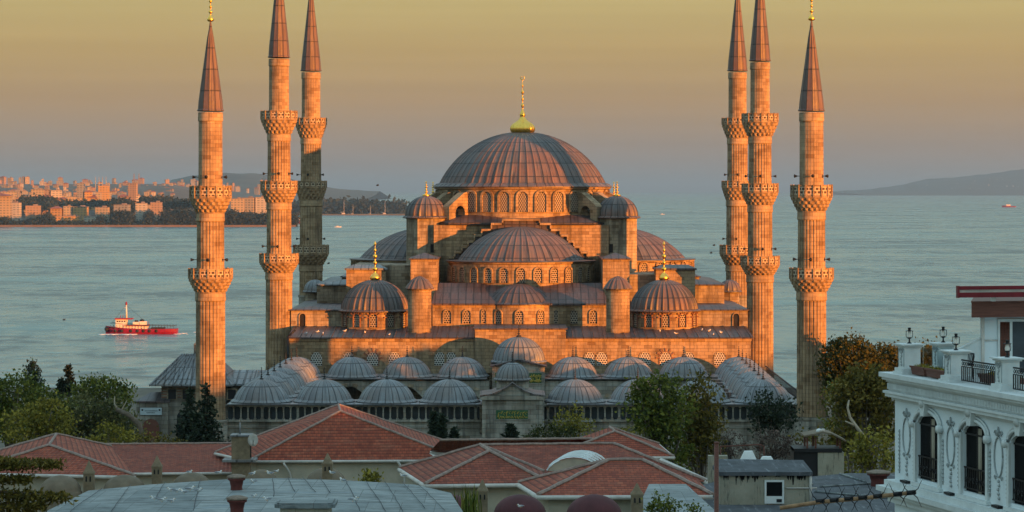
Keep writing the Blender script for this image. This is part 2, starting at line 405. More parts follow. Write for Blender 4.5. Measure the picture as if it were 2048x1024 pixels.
ridge('hill', [(300, 384), (345, 360), (400, 352), (450, 346), (500, 345), (560, 352), (620, 366), (700, 381), (760, 385)], 17000, 19000, M['farhill'], rough=11)
ridge('hill', [(1660, 384), (1720, 379), (1790, 372), (1850, 360), (1930, 352), (2010, 343), (2070, 338), (2200, 336)], 33000, 37000, M['farhill'], rough=12)
# the opposite shore: low waterfront, then land that climbs inland
land = MB(); LX = list(range(-260, 601, 20)); LD = [4930, 4960, 5150, 5500, 6200, 7200, 8600, 10200, 11500]
def land_z(px, D):
    edge = min(1.0, max(0.0, (600-px)/260))
    t = [-37, -30, -27, -16, 2, 18, 36, 52, 40]
    for a, b, p, q in zip(LD, LD[1:], t, t[1:]):
        if D <= b: return p+(q-p)*(max(D, a)-a)/(b-a) if edge >= 1 else (p+(q-p)*(max(D, a)-a)/(b-a)+36)*edge**(.5 if D < 5600 else 1)-36
    return -36
for i in range(len(LX)-1):
    for j in range(len(LD)-1):
        def lp(px, D): return ((px-CX)/F*D if j < 4 else (px-CX)/F*D, D, land_z(px, D))
        land.quad(lp(LX[i], LD[j]), lp(LX[i+1], LD[j]), lp(LX[i+1], LD[j+1]), lp(LX[i], LD[j+1]))
struct(land.build('land', M['farland']))
M['quay'] = plain('pale_quay_stone', (.15, .11, .09), .9, 0, .2, .05)
q = MB(); q.prism([((-260-CX)/F*4925, 4925), ((592-CX)/F*4925, 4925), ((592-CX)/F*4935, 4935), ((-260-CX)/F*4935, 4935)], -36, -31.6)
tag(q.build('quay_wall', M['quay']), 'long low pinkish quay wall along the far shore below the dark trees', 'quay wall')
# a low tongue of land with trees behind a harbour mole
q = MB(); q.prism([((560-CX)/F*7200, 7200), ((815-CX)/F*7200, 7200), ((840-CX)/F*7600, 7600), ((560-CX)/F*7700, 7700)], -37, -32)
struct(q.build('land', M['farland']))
# an added ridge out of view, standing in for buildings, shaped to shade the streets
shade_ridge = MB(); prof = []
def shade_crest(p):
    t = [(-200, 40), (40, 38), (70, 35.5), (100, 30), (122, 27), (132, 26.0), (142, 26.2), (150, 29.5), (180, 29.5), (188, 24.5), (197, 24.2), (201, 28.5), (219, 28.5), (225, 22.5), (238, 22.0), (276, 22.6), (330, 22), (500, 22)]
    for a, b in zip(t, t[1:]):
        if a[0] <= p <= b[0]: return a[1]+(b[1]-a[1])*(p-a[0])/(b[0]-a[0])
    return 22
st = [(-150, 0), (-118, .8), (-104, 1.0), (-90, .8), (-60, -.05)]
prev = None
for i in range(141):
    p = -200+5*i; h = shade_crest(p)+hill_noise(p*5)*.3
    col = [(-.725*(s_)+.688*p, .688*s_+.725*p, h*k) for s_, k in st]
    if prev:
        for j in range(4): shade_ridge.quad(prev[j], prev[j+1], col[j+1], col[j])
    prev = col
struct(shade_ridge.build('hill', M['ground']))  # unseen hill, added only for the shade it casts
# haze over the water and the far town
hm = bpy.data.materials.new('haze_air'); hm.use_nodes = True; ht = hm.node_tree; ht.nodes.clear()
ho = N(ht, 'ShaderNodeOutputMaterial'); hv = N(ht, 'ShaderNodeVolumePrincipled')
hv.inputs['Color'].default_value = (.62, .78, .92, 1); hv.inputs['Density'].default_value = 0.000032; hv.inputs['Anisotropy'].default_value = 0.6
ht.links.new(hv.outputs[0], ho.inputs['Volume'])
hb = MB().bx(-70000, 70000, -1500, 150000, -50, 330); struct(hb.build('haze', hm), 'stuff')

# ---------------------------------------------------------------- minarets
def ribs(n, h, per=4):
    return lambda k, i, r: (h if k % per == 0 else 0.0)*(1 if r > .3 else 0)
FIN = [(.10, 0), (.42, .02), (.5, .07), (.36, .13), (.12, .2), (.10, .24), (.28, .28), (.28, .31), (.09, .34), (.08, .40), (.2, .44), (.2, .465), (.07, .5),
       (.07, .56), (.24, .6), (.22, .64), (.06, .67), (.06, .73), (.15, .76), (.15, .785), (.045, .82), (.035, .9)]
def finial(name, x, y, z0, h, w, mat, parent, crescent=False, base=1.0):
    m = MB(); m.lathe([(r*w*(base if i < 4 else 1), z0+z*h) for i, (r, z) in enumerate(FIN)], x, y, 10, smooth=True)
    if crescent:
        c = z0+h*.955; rr = h*.045; pts = [(x+rr*cos(a), y, c+rr*sin(a)) for a in [radians(115+310*i/16) for i in range(17)]]
        m.tube(pts, rr*.24, 5)
    else: m.lathe([(.03*w, z0+.88*h), (.16*w, z0+.92*h), (.02*w, z0+h)], x, y, 8)
    return m.build(name, mat, parent)
def minaret(label, px, D, lv, apex, cone, base_py, base_r, ring=None):
    """lv: balconies from the top: (rail top, rail bottom, corbel bottom, rail half width, shaft half width below) in photo pixels"""
    k = D/F; X = (px-CX)*k; z = lambda y: Z(y, D)
    t = thing('minaret', label, 'minaret', (X, D, 0), 'minarets of the mosque')
    cy, chw, shw = cone
    tt = MB(); tt.lathe([(base_r*1.08, 0), (base_r*1.08, 3), (base_r, 3.4), (base_r, z(base_py)-.35), (base_r*1.04, z(base_py)-.3), (base_r*1.04, z(base_py))], X, D, 24, off=None)
    tt.build('base', M['marble'], t)
    top = cy+3; hw = shw; prevb = None
    segs = []
    for (a, b, c, rw, sw) in lv: segs.append((a+2, top, hw)); top = c; hw = sw
    segs.append((base_py+.5, top, hw))
    for i, (lo, hi, w) in enumerate(segs):
        r = w*k; m = MB(); zl, zh = z(lo), z(hi)
        flute = (lambda q, j, rr: (-.10 if q % 4 == 0 else 0)) if i > 0 else (lambda q, j, rr: (-.025 if q % 4 == 0 else 0))
        m.lathe([(r*1.02, zl), (r, zl+(zh-zl)*.06), (r*.985, zh-.95)], X, D, 96, off=flute)
        m.lathe([(r*1.02, zh-.95), (r*1.05, zh-.85), (r*1.03, zh)], X, D, 32)
        m.build('shaft', M['minaret'], t)
    for (a, b, c, rw, sw) in lv:
        ro = rw*k; rs = sw*k; za, zb, zc = z(a), z(b), z(c)
        cm = MB(); nt_ = 4
        for j in range(nt_):                     # stalactite tiers
            r1 = rs+(ro-rs)*((j+1)/nt_)**.85; r0 = rs+(ro-rs)*(j/nt_)**.85; h0 = zc+(zb-zc)*j/nt_; h1 = zc+(zb-zc)*(j+1)/nt_
            ph = j % 2
            def tooth(q, i_, r, r0=r0, r1=r1, ph=ph):
                return (0 if ((q+2*ph) % 4) in (0, 1) else -(r1-r0)*1.05) if i_ in (1, 2) else 0
            cm.lathe([(r0, h0), (r0+(r1-r0)*.55, h0+.06), (r1, h0+(h1-h0)*.55), (r1, h1-.02), (r1*.96, h1)], X, D, 72, off=tooth)
        cm.build('corbelling', M['minaret'], t)
        pm = MB(); n = 16
        pm.lathe([(rs, zb-.02), (ro*1.01, zb), (ro*1.02, zb+.16), (ro*.985, zb+.18), (ro*.985, za-.12), (ro*1.015, za-.10), (ro*1.015, za), (ro*.93, za), (ro*.93, zb+.2), (rs*.9, zb+.2)], X, D, n)
        for q in range(n):
            a_ = 2*pi*q/n; pm.obox((X+ro*cos(a_), D+ro*sin(a_)), (cos(a_), sin(a_)), .16, .17, zb+.02, za+.05)
        par = pm.build('balcony_parapet', M['minaret'], t)
        pp = MB()
        for q in range(n):
            a0, a1 = 2*pi*(q+.1)/n, 2*pi*(q+.9)/n; am = (a0+a1)/2; ap = ro*.985*cos(pi/n)+.012
            h = ro*.985*math.tan(pi/n)*.74
            c0 = Vector((X+ap*cos(am), D+ap*sin(am), 0)); tv = Vector((-sin(am), cos(am), 0))
            p0, p1 = c0-tv*h, c0+tv*h
            pp.quad((p0.x, p0.y, zb+.26), (p1.x, p1.y, zb+.26), (p1.x, p1.y, za-.2), (p0.x, p0.y, za-.2))
        pp.build('pierced_panel', M['pierced'], par)
    for bi, (a, b, c, rw, sw) in enumerate(lv):
        if len(lv) == 3 and bi == 0: continue
        rs = segs[bi][2]*k; zh = z(a)+.95
        for a_ in (-160, -92, -25):
            an = radians(a_+U(-8, 8)); hm_ = MB(); c0 = Vector((X+rs*cos(an), D+rs*sin(an), zh)); dv = Vector((cos(an), sin(an), 0))
            hm_.tube([c0, c0+dv*.35], .04, 5); hm_.tube([c0+dv*.3, c0+dv*.65], .06, 8, .19)
            hm_.build('loudspeaker', M['iron'], t)
    cm = MB(); rb = chw*k; zt, z0 = z(apex), z(cy)
    cm.lathe([(shw*k, z0-.05), (rb*1.06, z0), (rb*1.06, z0+.12), (rb, z0+.2)]+[(rb*(1-q/10)+.05, z0+.2+(zt-z0-.2)*q/10) for q in range(1, 11)], X, D, 48, off=ribs(12, .045), useam=12)
    sp_ = cm.build('spire', M['spire'], t)
    finial('finial', X, D, zt-.2, 3.6, .75, M['gold'], sp_, True)
    return t
minaret('shorter two-balcony minaret left of the courtyard, its lower shaft rising behind the fir tree', 421, 298, [(372, 397, 425, 41, 27.5), (537, 558, 584, 43.5, 29.5)], 40, (222, 24.5, 24), 838, 1.8)
minaret('shorter two-balcony minaret at the courtyard corner beside the brown grove and white hotel', 1623, 298, [(370, 395, 422, 41, 27.5), (536, 558, 583, 43.5, 29.5)], 38, (222, 24.5, 24), 832, 1.85)
M3 = lambda o: [(222+o, 240+o, 268+o, 36, 23), (362+o, 381+o, 405+o, 36, 24.7), (507+o, 526+o, 545+o, 38.5, 26.7)]
minaret('tall three-balcony minaret at the left end of the main facade', 558, 364, M3(0), -84, (115, 20.5, 20), 745, 1.85)
minaret('tall three-balcony minaret at the right end of the main facade', 1520, 364, M3(5), -80, (122, 20, 19.3), 745, 1.85)
M4 = [(236, 250, 276, 31, 20.5), (362, 376, 400, 31, 22.5), (490, 509, 530, 35, 23.3)]
minaret('half shaded rear minaret standing close behind the tall one left of the dome', 622, 420, M4, -37, (142, 19.6, 18.6), 590, 1.85)
minaret('rear minaret partly hidden by the tall one right of the dome', 1475, 420, M4, -37, (142, 19, 18), 590, 1.85)

# ---------------------------------------------------------------- the mosque
def ax(D): return (D-298)*.0162-.08          # the building's axis, a hair off the view axis
MO = thing('mosque', 'great domed stone mosque with stepped half domes behind the arcaded courtyard', 'mosque', (ax(370), 370, 0))
def dome(name, x, y, z0, r, h, n, mat, parent, skirt=.06, eave=.25, seg=4, rib=.07):
    """a lead dome of n seams: a spherical cap of height h with a flared skirt"""
    Rr = (r*r+h*h)/(2*h); zc = z0+h-Rr; a0 = math.asin(max(-1, min(1, (z0-zc)/Rr)))
    m = MB(); prof = [(r*(1+skirt)+.1, z0-eave-.14), (r*(1+skirt)+.1, z0-eave), (r*(1+skirt*.45), z0-eave*.25)]
    for i in range(17):
        a = a0+(pi/2-a0)*i/16; prof.append((max(Rr*cos(a), .04), zc+Rr*sin(a)))
    m.lathe(prof, x, y, n*seg, off=lambda k, i, rr: (min(rib*1.5, rr*.06) if k % seg == 0 and i > 1 else 0), useam=n)
    return m.build(name, mat, parent)
def arch_pts(w, h, n=8, pointed=False):
    r = w/2; s = h-r; out = [(-r, 0), (r, 0)]
    for i in range(n+1):
        a = pi*i/n; out.append((r*cos(a), s+r*sin(a)*(1.15 if pointed else 1)))
    return out
def window(x, y, z, ang, w, h, parent, mat='lattice', frame='stone', fr=.16, dep=.2, rays=False):
    """an arched window on a wall: ang is the direction the wall faces; (x,y,z) the middle of its sill on the wall"""
    nx, ny = cos(ang), sin(ang); tx, ty = -ny, nx
    o = arch_pts(w+2*fr, h+fr); i_ = arch_pts(w, h); i_ = [(a, b+(.0)) for a, b in i_]
    def wp(a, b, dd): return (x+tx*a+nx*dd, y+ty*a+ny*dd, z+b)
    m = MB(); n = len(o); vs = [wp(a, b, dep) for a, b in o]+[wp(a, b, dep) for a, b in i_]+[wp(a, b, -.05) for a, b in o]+[wp(a, b, -.05) for a, b in i_]
    fs = []
    for k in range(n):
        k2 = (k+1) % n
        fs += [(k, k2, n+k2, n+k), (k2, k, 2*n+k, 2*n+k2), (n+k, n+k2, 3*n+k2, 3*n+k)]
    m.add(vs, fs)
    if rays:
        for j in range(7):
            a = pi*(j+.0)/6; c = h-w/2; r0, r1 = w/2+fr*.2, w/2+fr+.42
            p = [(r0*cos(a-.06), c+r0*sin(a-.06)), (r1*cos(a-.09), c+r1*sin(a-.09)), (r1*cos(a+.09), c+r1*sin(a+.09)), (r0*cos(a+.06), c+r0*sin(a+.06))]
            m.add([wp(q[0], q[1], dep+.03) for q in p]+[wp(q[0], q[1], -.02) for q in p], [(0, 1, 2, 3), (0, 4, 5, 1), (1, 5, 6, 2), (2, 6, 7, 3), (3, 7, 4, 0)])
    wo_ = m.build('window', M['redstone' if rays else frame], parent)
    pm = MB(); pm.add([wp(a, b, .02) for a, b in i_], [tuple(range(len(i_)))]); 
    pm.uv = [[(a, b) for a, b in i_]]
    pm.build('pane', M[mat], wo_)
    return wo_
def drumwin(cx, cy, r, z, w, h, angs, parent, **kw):
    for a in angs:
        t = radians(a); window(cx+r*cos(t), cy+r*sin(t), z, t, w, h, parent, **kw)
# main dome and its drum
D0 = 395; X0 = ax(D0); k0 = D0/F
m = MB(); m.lathe([(12.1, Z(436, D0)-3), (12.1, 30.25)], X0, D0, 72); m.lathe([(12.1, 30.05), (12.45, 30.15), (12.45, 30.4)], X0, D0, 72)
drum = m.build('drum', M['stone'], MO)
dome('main_dome', X0, D0, 31.0, 11.55, 7.2, 62, M['lead'], MO, .085, .5, rib=.12)
m = MB(); gp = [(1.55, 0), (1.72, .2), (1.78, .55), (1.7, .9), (1.45, 1.22), (1.02, 1.5), (.62, 1.78), (.4, 2.05), (.3, 2.4)]
m.lathe([(r, 38.1+z) for r, z in gp], X0, D0, 60, off=lambda k, i, r: -.09*r if k % 3 == 0 else 0, smooth=True)
gb = m.build('finial', M['gold'], MO); finial('crescent_spire', X0, D0, 40.2, 5.85, .82, M['gold'], gb, True)
DA = [-90+(i-4.5)*11.9+5.95 for i in range(-3, 13)]
drumwin(X0, D0, 12.1, Z(424, D0-12), 1.35, 2.75, [a for a in DA if -178 < a < -2], MO, fr=.3, dep=.22)
# flying buttresses round the drum
for a in (-146, -131.5, -48.5, -34, -18, -162):
    t = radians(a); m = MB(); ux = (cos(t), sin(t)); zz = Z(436, D0)-1
    prof = [(12.0, zz), (12.0, 29.8), (12.9, 29.6), (15.2, 28.2), (15.9, 27.7), (15.9, zz)]
    hole = [(12.9, zz)]+[(13.65+.95*cos(b), 26.9+.95*sin(b)) for b in [pi-pi*i/6 for i in range(7)]]+[(14.6, zz)]
    poly = [(12.0, zz), (12.9, zz)]+hole[1:-1]+[(14.6, zz), (15.9, zz), (15.9, 27.7), (15.2, 28.2), (12.9, 29.6), (12.0, 29.8)]
    w_ = .62; vs = []
    for s_ in (-w_, w_):
        vs += [(X0+ux[0]*r-ux[1]*s_, D0+ux[1]*r+ux[0]*s_, z) for r, z in poly]
    n = len(poly); m.add(vs, [tuple(range(n)), tuple(range(n, 2*n))[::-1]]+[((i+1) % n, i, n+i, n+(i+1) % n) for i in range(n)])
    m.build('flying_buttress', M['stone'], MO)
# the cube under the dome
zb = Z(447, 381); xb = ax(381)
m = MB(); m.bx(xb-11.9, xb+11.9, 381, 409, 8, zb-.2); m.build('upper_wall', M['stone'], MO)
m = MB(); m.prism([(xb-9.9, 380.6), (xb+9.9, 380.6), (xb+12.3, 384), (xb+12.3, 408), (xb-12.3, 408), (xb-12.3, 384)], zb-.2, zb+.1)
top = [(xb-9.9, 380.6), (xb+9.9, 380.6), (xb+12.3, 384), (xb-12.3, 384)]
m.quad((xb-9.9, 380.6, zb+.11), (xb+9.9, 380.6, zb+.11), (xb+8, 384.5, Z(430, 384)), (xb-8, 384.5, Z(430, 384)))
m.quad((xb+9.9, 380.6, zb+.11), (xb+12.3, 385, zb+.3), (xb+12.3, 392, zb+.9), (xb+8, 384.5, Z(430, 384)))
m.quad((xb-12.3, 385, zb+.3), (xb-9.9, 380.6, zb+.11), (xb-8, 384.5, Z(430, 384)), (xb-12.3, 392, zb+.9))
m.build('upper_roof', M['lead_dark'], MO)
# stepped arch wall in front of it
st = [(2.4, 441.5), (3.9, 450), (5.2, 462), (6.2, 473), (7.05, 485), (7.9, 496), (8.85, 507), (9.7, 517)]
DS = 378.2; xs_ = ax(DS)
for sgn, (ya, yb, shr, nm, mt) in [(0, (378.2, 380.4, 0, 'stepped_wall', 'lead_dark'))]:
    poly = [(9.7, 18), (9.7, Z(517, DS))]
    for (u, y), (u2, y2) in zip(st[::-1][1:], st[::-1]):
        pass
    right = []
    for i, (u, y) in enumerate(st):
        right.append((u, Z(y, DS)))
        if i+1 < len(st): right.append((u, Z(st[i+1][1], DS)))
    pl = [(xs_+u, z) for u, z in right[::-1]]+[(xs_-u, z) for u, z in right]
    pl = [(xs_-9.7, 17.5), (xs_+9.7, 17.5)]+pl
    m = MB(); m.prism_xz(pl, 378.2, 380.4); m.build('stepped_wall', M['lead_dark'], MO)
    m = MB()
    zt = Z(st[0][1], DS); m.bx(xs_-2.55, xs_+2.55, 377.85, 380.6, zt, zt+.28)
    for i in range(len(st)-1):
        u0, u1 = st[i][0], st[i+1][0]; z0_, z1_ = Z(st[i][1], DS), Z(st[i+1][1], DS)
        for s_ in (-1, 1):
            a, b = sorted((xs_+s_*(u0+.15), xs_+s_*(u1+.15)))
            m.bx(a, b, 377.85, 380.6, z1_, z1_+.28)
            a, b = sorted((xs_+s_*u0, xs_+s_*(u0+.2)))
            m.bx(a, b, 377.8, 380.5, z1_+.282, z0_-.002)
    m.build('stepped_coping', M['stone'], MO)
# four corner towers
for sx in (-1, 1):
    for D in (384.5, 405.5):
        x = ax(D)+sx*13.1; zt = Z(433, 384)
        m = MB(); m.lathe([(2.9, 8), (2.9, zt-.3)], x, D, 8, a0=pi/8, a1=2*pi+pi/8); m.lathe([(2.9, zt-.32), (3.1, zt-.25), (3.1, zt-.02)], x, D, 8, a0=pi/8, a1=2*pi+pi/8, cap=True)
        tw = m.build('corner_tower', M['stone_dark'], MO)
        if D < 390:
            wn = MB(); wn.bx(x-.9*sx*1-.25, x-.9*sx+.25, D-2.72, D-2.60, Z(505, 382), Z(488, 382)); wn.build('slit', M['dark'], tw)
        dm = dome('tower_dome', x, D, zt+.1, 2.75, 2.75, 20, M['lead'], tw, .14, .2, rib=.13)
        finial('tower_finial', x, D, zt+2.75, 2.1, .95, M['gold'], tw, False, 1.2)
# piers below the towers
for sx in (-1, 1):
    x = ax(368)+sx*12.6; zt = Z(519, 367)
    m = MB(); m.bx(x-1.75, x+1.75, 367, 383, 8, zt); m.build('pier', M['stone'], MO)
    m = MB(); m.prism([(x-1.95, 366.7), (x+1.95, 366.7), (x+1.95, 382), (x-1.95, 382)], zt, zt+.15)
    a = [(x-1.95, 366.7, zt+.15), (x+1.95, 366.7, zt+.15), (x+1.95, 373, zt+.15), (x-1.95, 373, zt+.15)]; tp = (x, 369.6, zt+.85)
    for i in range(4): m.add([a[i], a[(i+1) % 4], tp], [(0, 1, 2)])
    m.build('pier_roof', M['lead_dark'], MO)
    # outer pier carrying the side half dome
    xo = ax(374)+sx*18.2; zo = Z(527 if sx < 0 else 523, 374)
    m = MB(); m.bx(xo-4.1, xo+3.9, 373, 390, 8, zo-.2-(1.5 if sx > 0 else 0)); m.build('side_wall', M['stone_dark'], MO)
    m = MB(); xr = xo+sx*2.3; m.bx(xr-2.6, xr+2.6, 370.8, 376, 8, Z(540, 371)); m.build('side_wall', M['stone'], MO)
    m = MB(); m.prism([(xr-2.8, 370.5), (xr+2.8, 370.5), (xr+2.8, 376.2), (xr-2.8, 376.2)], Z(540, 371)+.003, Z(538, 371)+.1)
    m.quad((xr-2.8, 370.5, Z(538, 371)+.11), (xr+2.8, 370.5, Z(538, 371)+.11), (xr+1.8, 373, Z(530, 371)), (xr-1.8, 373, Z(530, 371)))
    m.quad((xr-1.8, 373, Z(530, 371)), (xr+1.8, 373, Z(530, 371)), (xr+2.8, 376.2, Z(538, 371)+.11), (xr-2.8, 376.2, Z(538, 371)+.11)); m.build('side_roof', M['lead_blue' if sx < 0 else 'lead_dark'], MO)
# half domes: front and the two sides
def half_dome(x, y, zs, rs, zd, r, h, n, angs, wz, name):
    m = MB(); m.lathe([(rs, zd), (rs, zs-.35)], x, y, 64); m.lathe([(rs, zs-.36), (rs+.25, zs-.25), (rs+.25, zs-.1)], x, y, 64)
    m.build('half_dome_drum', M['stone'], MO)
    m = MB(); Rr = (r*r+h*h)/(2*h); zc = zs+.1+h-Rr; a0 = math.asin((zs+.1-zc)/Rr)
    prof = [(rs+.42, zs-.1), (rs+.42, zs+.0), (r+.45, zs+.08)]+[(max(Rr*cos(a0+(pi/2-a0)*i/16), .05), zc+Rr*sin(a0+(pi/2-a0)*i/16)) for i in range(17)]
    m.lathe(prof, x, y, n*4, off=lambda k, i, rr: (min(.16, rr*.05) if k % 4 == 0 and i > 1 else 0), useam=n); m.build(name, M['lead'], MO)
    drumwin(x, y, rs, wz, 1.0, 1.95, angs, MO, fr=.2, dep=.2)
xf = ax(378); half_dome(xf, 378, Z(524, 368), 9.75, Z(580, 368), 8.4, 4.45, 48, [-90+(i-6)*13.2 for i in range(0, 13) if i not in (-1,)], Z(566, 368.5), 'half_dome')
for sx in (-1, 1):
    xs2 = ax(395)+sx*13.3; half_dome(xs2, 395, Z(517, 395), 10.7, 12, 9.5, Z(451, 395)-Z(512, 395), 46, [a for a in ([-90+sx*(5+i*13) for i in range(0, 8)])], Z(553, 386), 'half_dome')
# three small exedrae low in the middle
zs = Z(607, 363); x = ax(364)
m = MB(); m.bx(x-11.3, x+11.3, 363.4, 378, 8, zs-.26); m.build('lower_wall', M['stone'], MO)
m = MB(); zt = Z(566, 369.5)
m.quad((x-11.5, 363, zs), (x+11.5, 363, zs), (x+11.1, 366, zs+1.3), (x-11.1, 366, zs+1.3))
m.quad((x-11.1, 366, zs+1.3), (x+11.1, 366, zs+1.3), (x+10.8, 370, zt), (x-10.8, 370, zt))
m.prism([(x-11.5, 363), (x+11.5, 363), (x+11.3, 363.6), (x-11.3, 363.6)], zs-.24, zs-.02)
m.build('lower_roof', M['lead_dark'], MO)
r = 4.5; D = 366.6; m = MB(); m.lathe([(r, 8), (r, zs-.1)], x, D, 36); m.build('exedra_wall', M['stone'], MO)
dome('exedra_dome', x, D, zs+.12, r*.97, 2.3, 28, M['lead_dark'], MO, .09, .18, rib=.1)
for a in (-90-37, -90, -90+37): t = radians(a); window(x+r*cos(t), D+r*sin(t), Z(648, 362.2), t, 1.0, 1.75, MO, fr=.14)
for px, w_ in ((893, .95), (932, .95), (966, .5), (1110, .5), (1146, .95), (1185, .95)): window((px+2-CX)*363.4/F, 363.4, Z(647, 363.4), -pi/2, w_, 1.75, MO, fr=.14)
# cylindrical stair turrets
for sx in (-1, 1):
    x = ax(356)+sx*12.65; D = 357.2; zt = Z(578, D)
    m = MB(); m.lathe([(1.5, 9), (1.5, zt-.15), (1.62, zt-.1), (1.62, zt)], x, D, 28); tu = m.build('stair_turret', M['stone'], MO)
    m = MB(); m.lathe([(1.75, zt), (1.75, zt+.1), (1.55, zt+.45), (1.0, zt+1.15), (.35, zt+1.55), (.04, zt+1.65)], x, D, 36, off=lambda k, i, r: .1 if k % 2 == 0 and r > .3 else 0); m.build('turret_cap', M['lead'], tu)
# corner domes with gilded finials
for sx in (-1, 1):
    D = 363.5; x = ax(D)+sx*18.75; r = 4.45; zd = Z(623, D-4.3)
    m = MB(); m.lathe([(r, 9), (r, zd-.15)], x, D, 12, a0=radians(-15), a1=radians(345)); m.lathe([(r, zd-.16), (r+.2, zd-.1), (r+.2, zd)], x, D, 12, a0=radians(-15), a1=radians(345)); dr = m.build('corner_dome_drum', M['stone'], MO)
    for a in (-150, -120, -90, -60, -30):
        t = radians(a); ap = r*cos(pi/12); window(x+ap*cos(t), D+ap*sin(t), Z(655, 359), t, .95, 1.75, MO, fr=.1, rays=True)
    dome('corner_dome', x, D, zd+.2, 4.3, 3.75, 34, M['lead'], MO, .1, .18, rib=.12)
    finial('corner_finial', x, D, zd+3.85, 5.1, 1.25, M['gold'], MO, False, 1.15)
# side aisles stepping out and down
for sx in (-1, 1):
    def sb(D, u0, u1, y0, y1, ytop, nm, roof, rise=.7, mt='stone_dark'):
        c = ax(D); a, b = sorted((c+sx*u0, c+sx*u1)); zt = Z(ytop, D)
        m_ = MB(); m_.bx(a, b, y0, y1, 6, zt); w_ = m_.build('side_wall', M[mt], MO)
        r_ = MB(); r_.prism([(a-.2, y0-.3), (b+.2, y0-.3), (b+.2, y1+.2), (a-.2, y1+.2)], zt+.003, zt+.14)
        lo = [(a-.2, y0-.3, zt+.15), (b+.2, y0-.3, zt+.15), (b+.2, y1+.2, zt+.15), (a-.2, y1+.2, zt+.15)]; q = min(b-a, y1-y0)*.3
        hi = [(a+q, y0+q, zt+rise), (b-q, y0+q, zt+rise), (b-q, y1-q, zt+rise), (a+q, y1-q, zt+rise)]
        for i in range(4): r_.quad(lo[i], lo[(i+1) % 4], hi[(i+1) % 4], hi[i])
        r_.poly(hi); r_.build('side_roof', M[roof], MO); return w_
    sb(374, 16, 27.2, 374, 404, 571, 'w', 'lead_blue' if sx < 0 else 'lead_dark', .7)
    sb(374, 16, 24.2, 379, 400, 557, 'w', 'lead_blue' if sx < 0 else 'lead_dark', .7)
    w_ = sb(362, 20, 29.6, 363, 410, 622, 'w', 'lead_dark', .55)
    c = ax(362); window(c+sx*28.1, 363, Z(661, 362.8), -pi/2, .75, 2.2, MO, mat='dark', fr=.12)
    # small domed turret on the far corner
    D = 392; x = ax(D)+sx*29.0; zt = Z(605 if sx > 0 else 608, D)
    m = MB(); m.lathe([(1.35, 9), (1.35, zt), (1.5, zt+.03), (1.5, zt+.15)], x, D, 8); t_ = m.build('weight_turret', M['stone_dark'], MO)
    zt2 = Z(582, D); m = MB(); m.lathe([(1.35, zt), (1.35, zt2)], x, D, 8); m.build('turret_drum', M['stone_dark'], t_)
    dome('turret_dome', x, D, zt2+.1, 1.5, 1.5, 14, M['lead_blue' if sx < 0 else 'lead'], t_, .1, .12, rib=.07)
# the front wall and its lead roof
DF = 352; xf = ax(DF)+.25; hw = 29.0; zf = Z(675, DF)
m = MB(); m.bx(xf-hw, xf+hw, DF, DF+1.2, 0, zf-.15); m.bx(xf-hw, xf-hw+1.2, DF+1.202, 410, 0, zf-.15); m.bx(xf+hw-1.2, xf+hw, DF+1.202, 410, 0, zf-.15)
m.bx(xf-hw-.05, xf+hw+.05, DF-.16, DF-.002, zf-.42, zf-.16)
m.build('front_wall', M['stone'], MO)
zr = Z(653, 362); m = MB()
for a, b in ((-hw-.3, -5.8), (5.8, hw+.3)):
    m.prism([(xf+a, DF-.35), (xf+b, DF-.35), (xf+b, DF+.3), (xf+a, DF+.3)], zf-.145, zf+.02)
    m.quad((xf+a, DF-.35, zf+.03), (xf+b, DF-.35, zf+.03), (xf+b*(1 if b > 0 else 1), 363, zr), (xf+a, 363, zr))
n = 44
for i in range(n+1):
    u = -hw+2*hw*i/n
    if abs(u) < 5.9: continue
    m.tube([(xf+u, DF-.36, zf+.06), (xf+u, 363, zr+.03)], .055, 4)
m.build('front_roof', M['lead_dark'], MO)
zc = Z(657, DF); m = MB(); m.bx(xf-5.7, xf+5.7, DF-.35, DF+1.2, 7, zc-.12); m.build('raised_wall', M['stone'], MO)
m = MB(); m.prism([(xf-5.95, DF-.6), (xf+5.95, DF-.6), (xf+5.95, DF+1.5), (xf-5.95, DF+1.5)], zc-.118, zc+.06); 
m.quad((xf-5.9, DF+.2, zc+.05), (xf+5.9, DF+.2, zc+.05), (xf+5.9, 363, zr+.25), (xf-5.9, 363, zr+.25)); m.build('raised_roof', M['lead_dark'], MO)
for px in (633, 697, 745, 789, 880, 902, 1180, 1203, 1290, 1331, 1377, 1440):
    window((px-CX)*DF/F, DF, Z(731, DF), -pi/2, 1.45, 1.7, MO, mat='lattice_white', fr=.1, dep=.08, rays=px in (745, 1331))
m = MB(); xd = (576-CX)*351/F; m.tube([(xd, 351, 6), (xd, 351, Z(672, 351))], .16, 6); m.tube([(xd, 351, Z(672, 351)), (xd+.9, 351.2, Z(660, 351))], .13, 6); m.build('downpipe', M['iron'], MO)

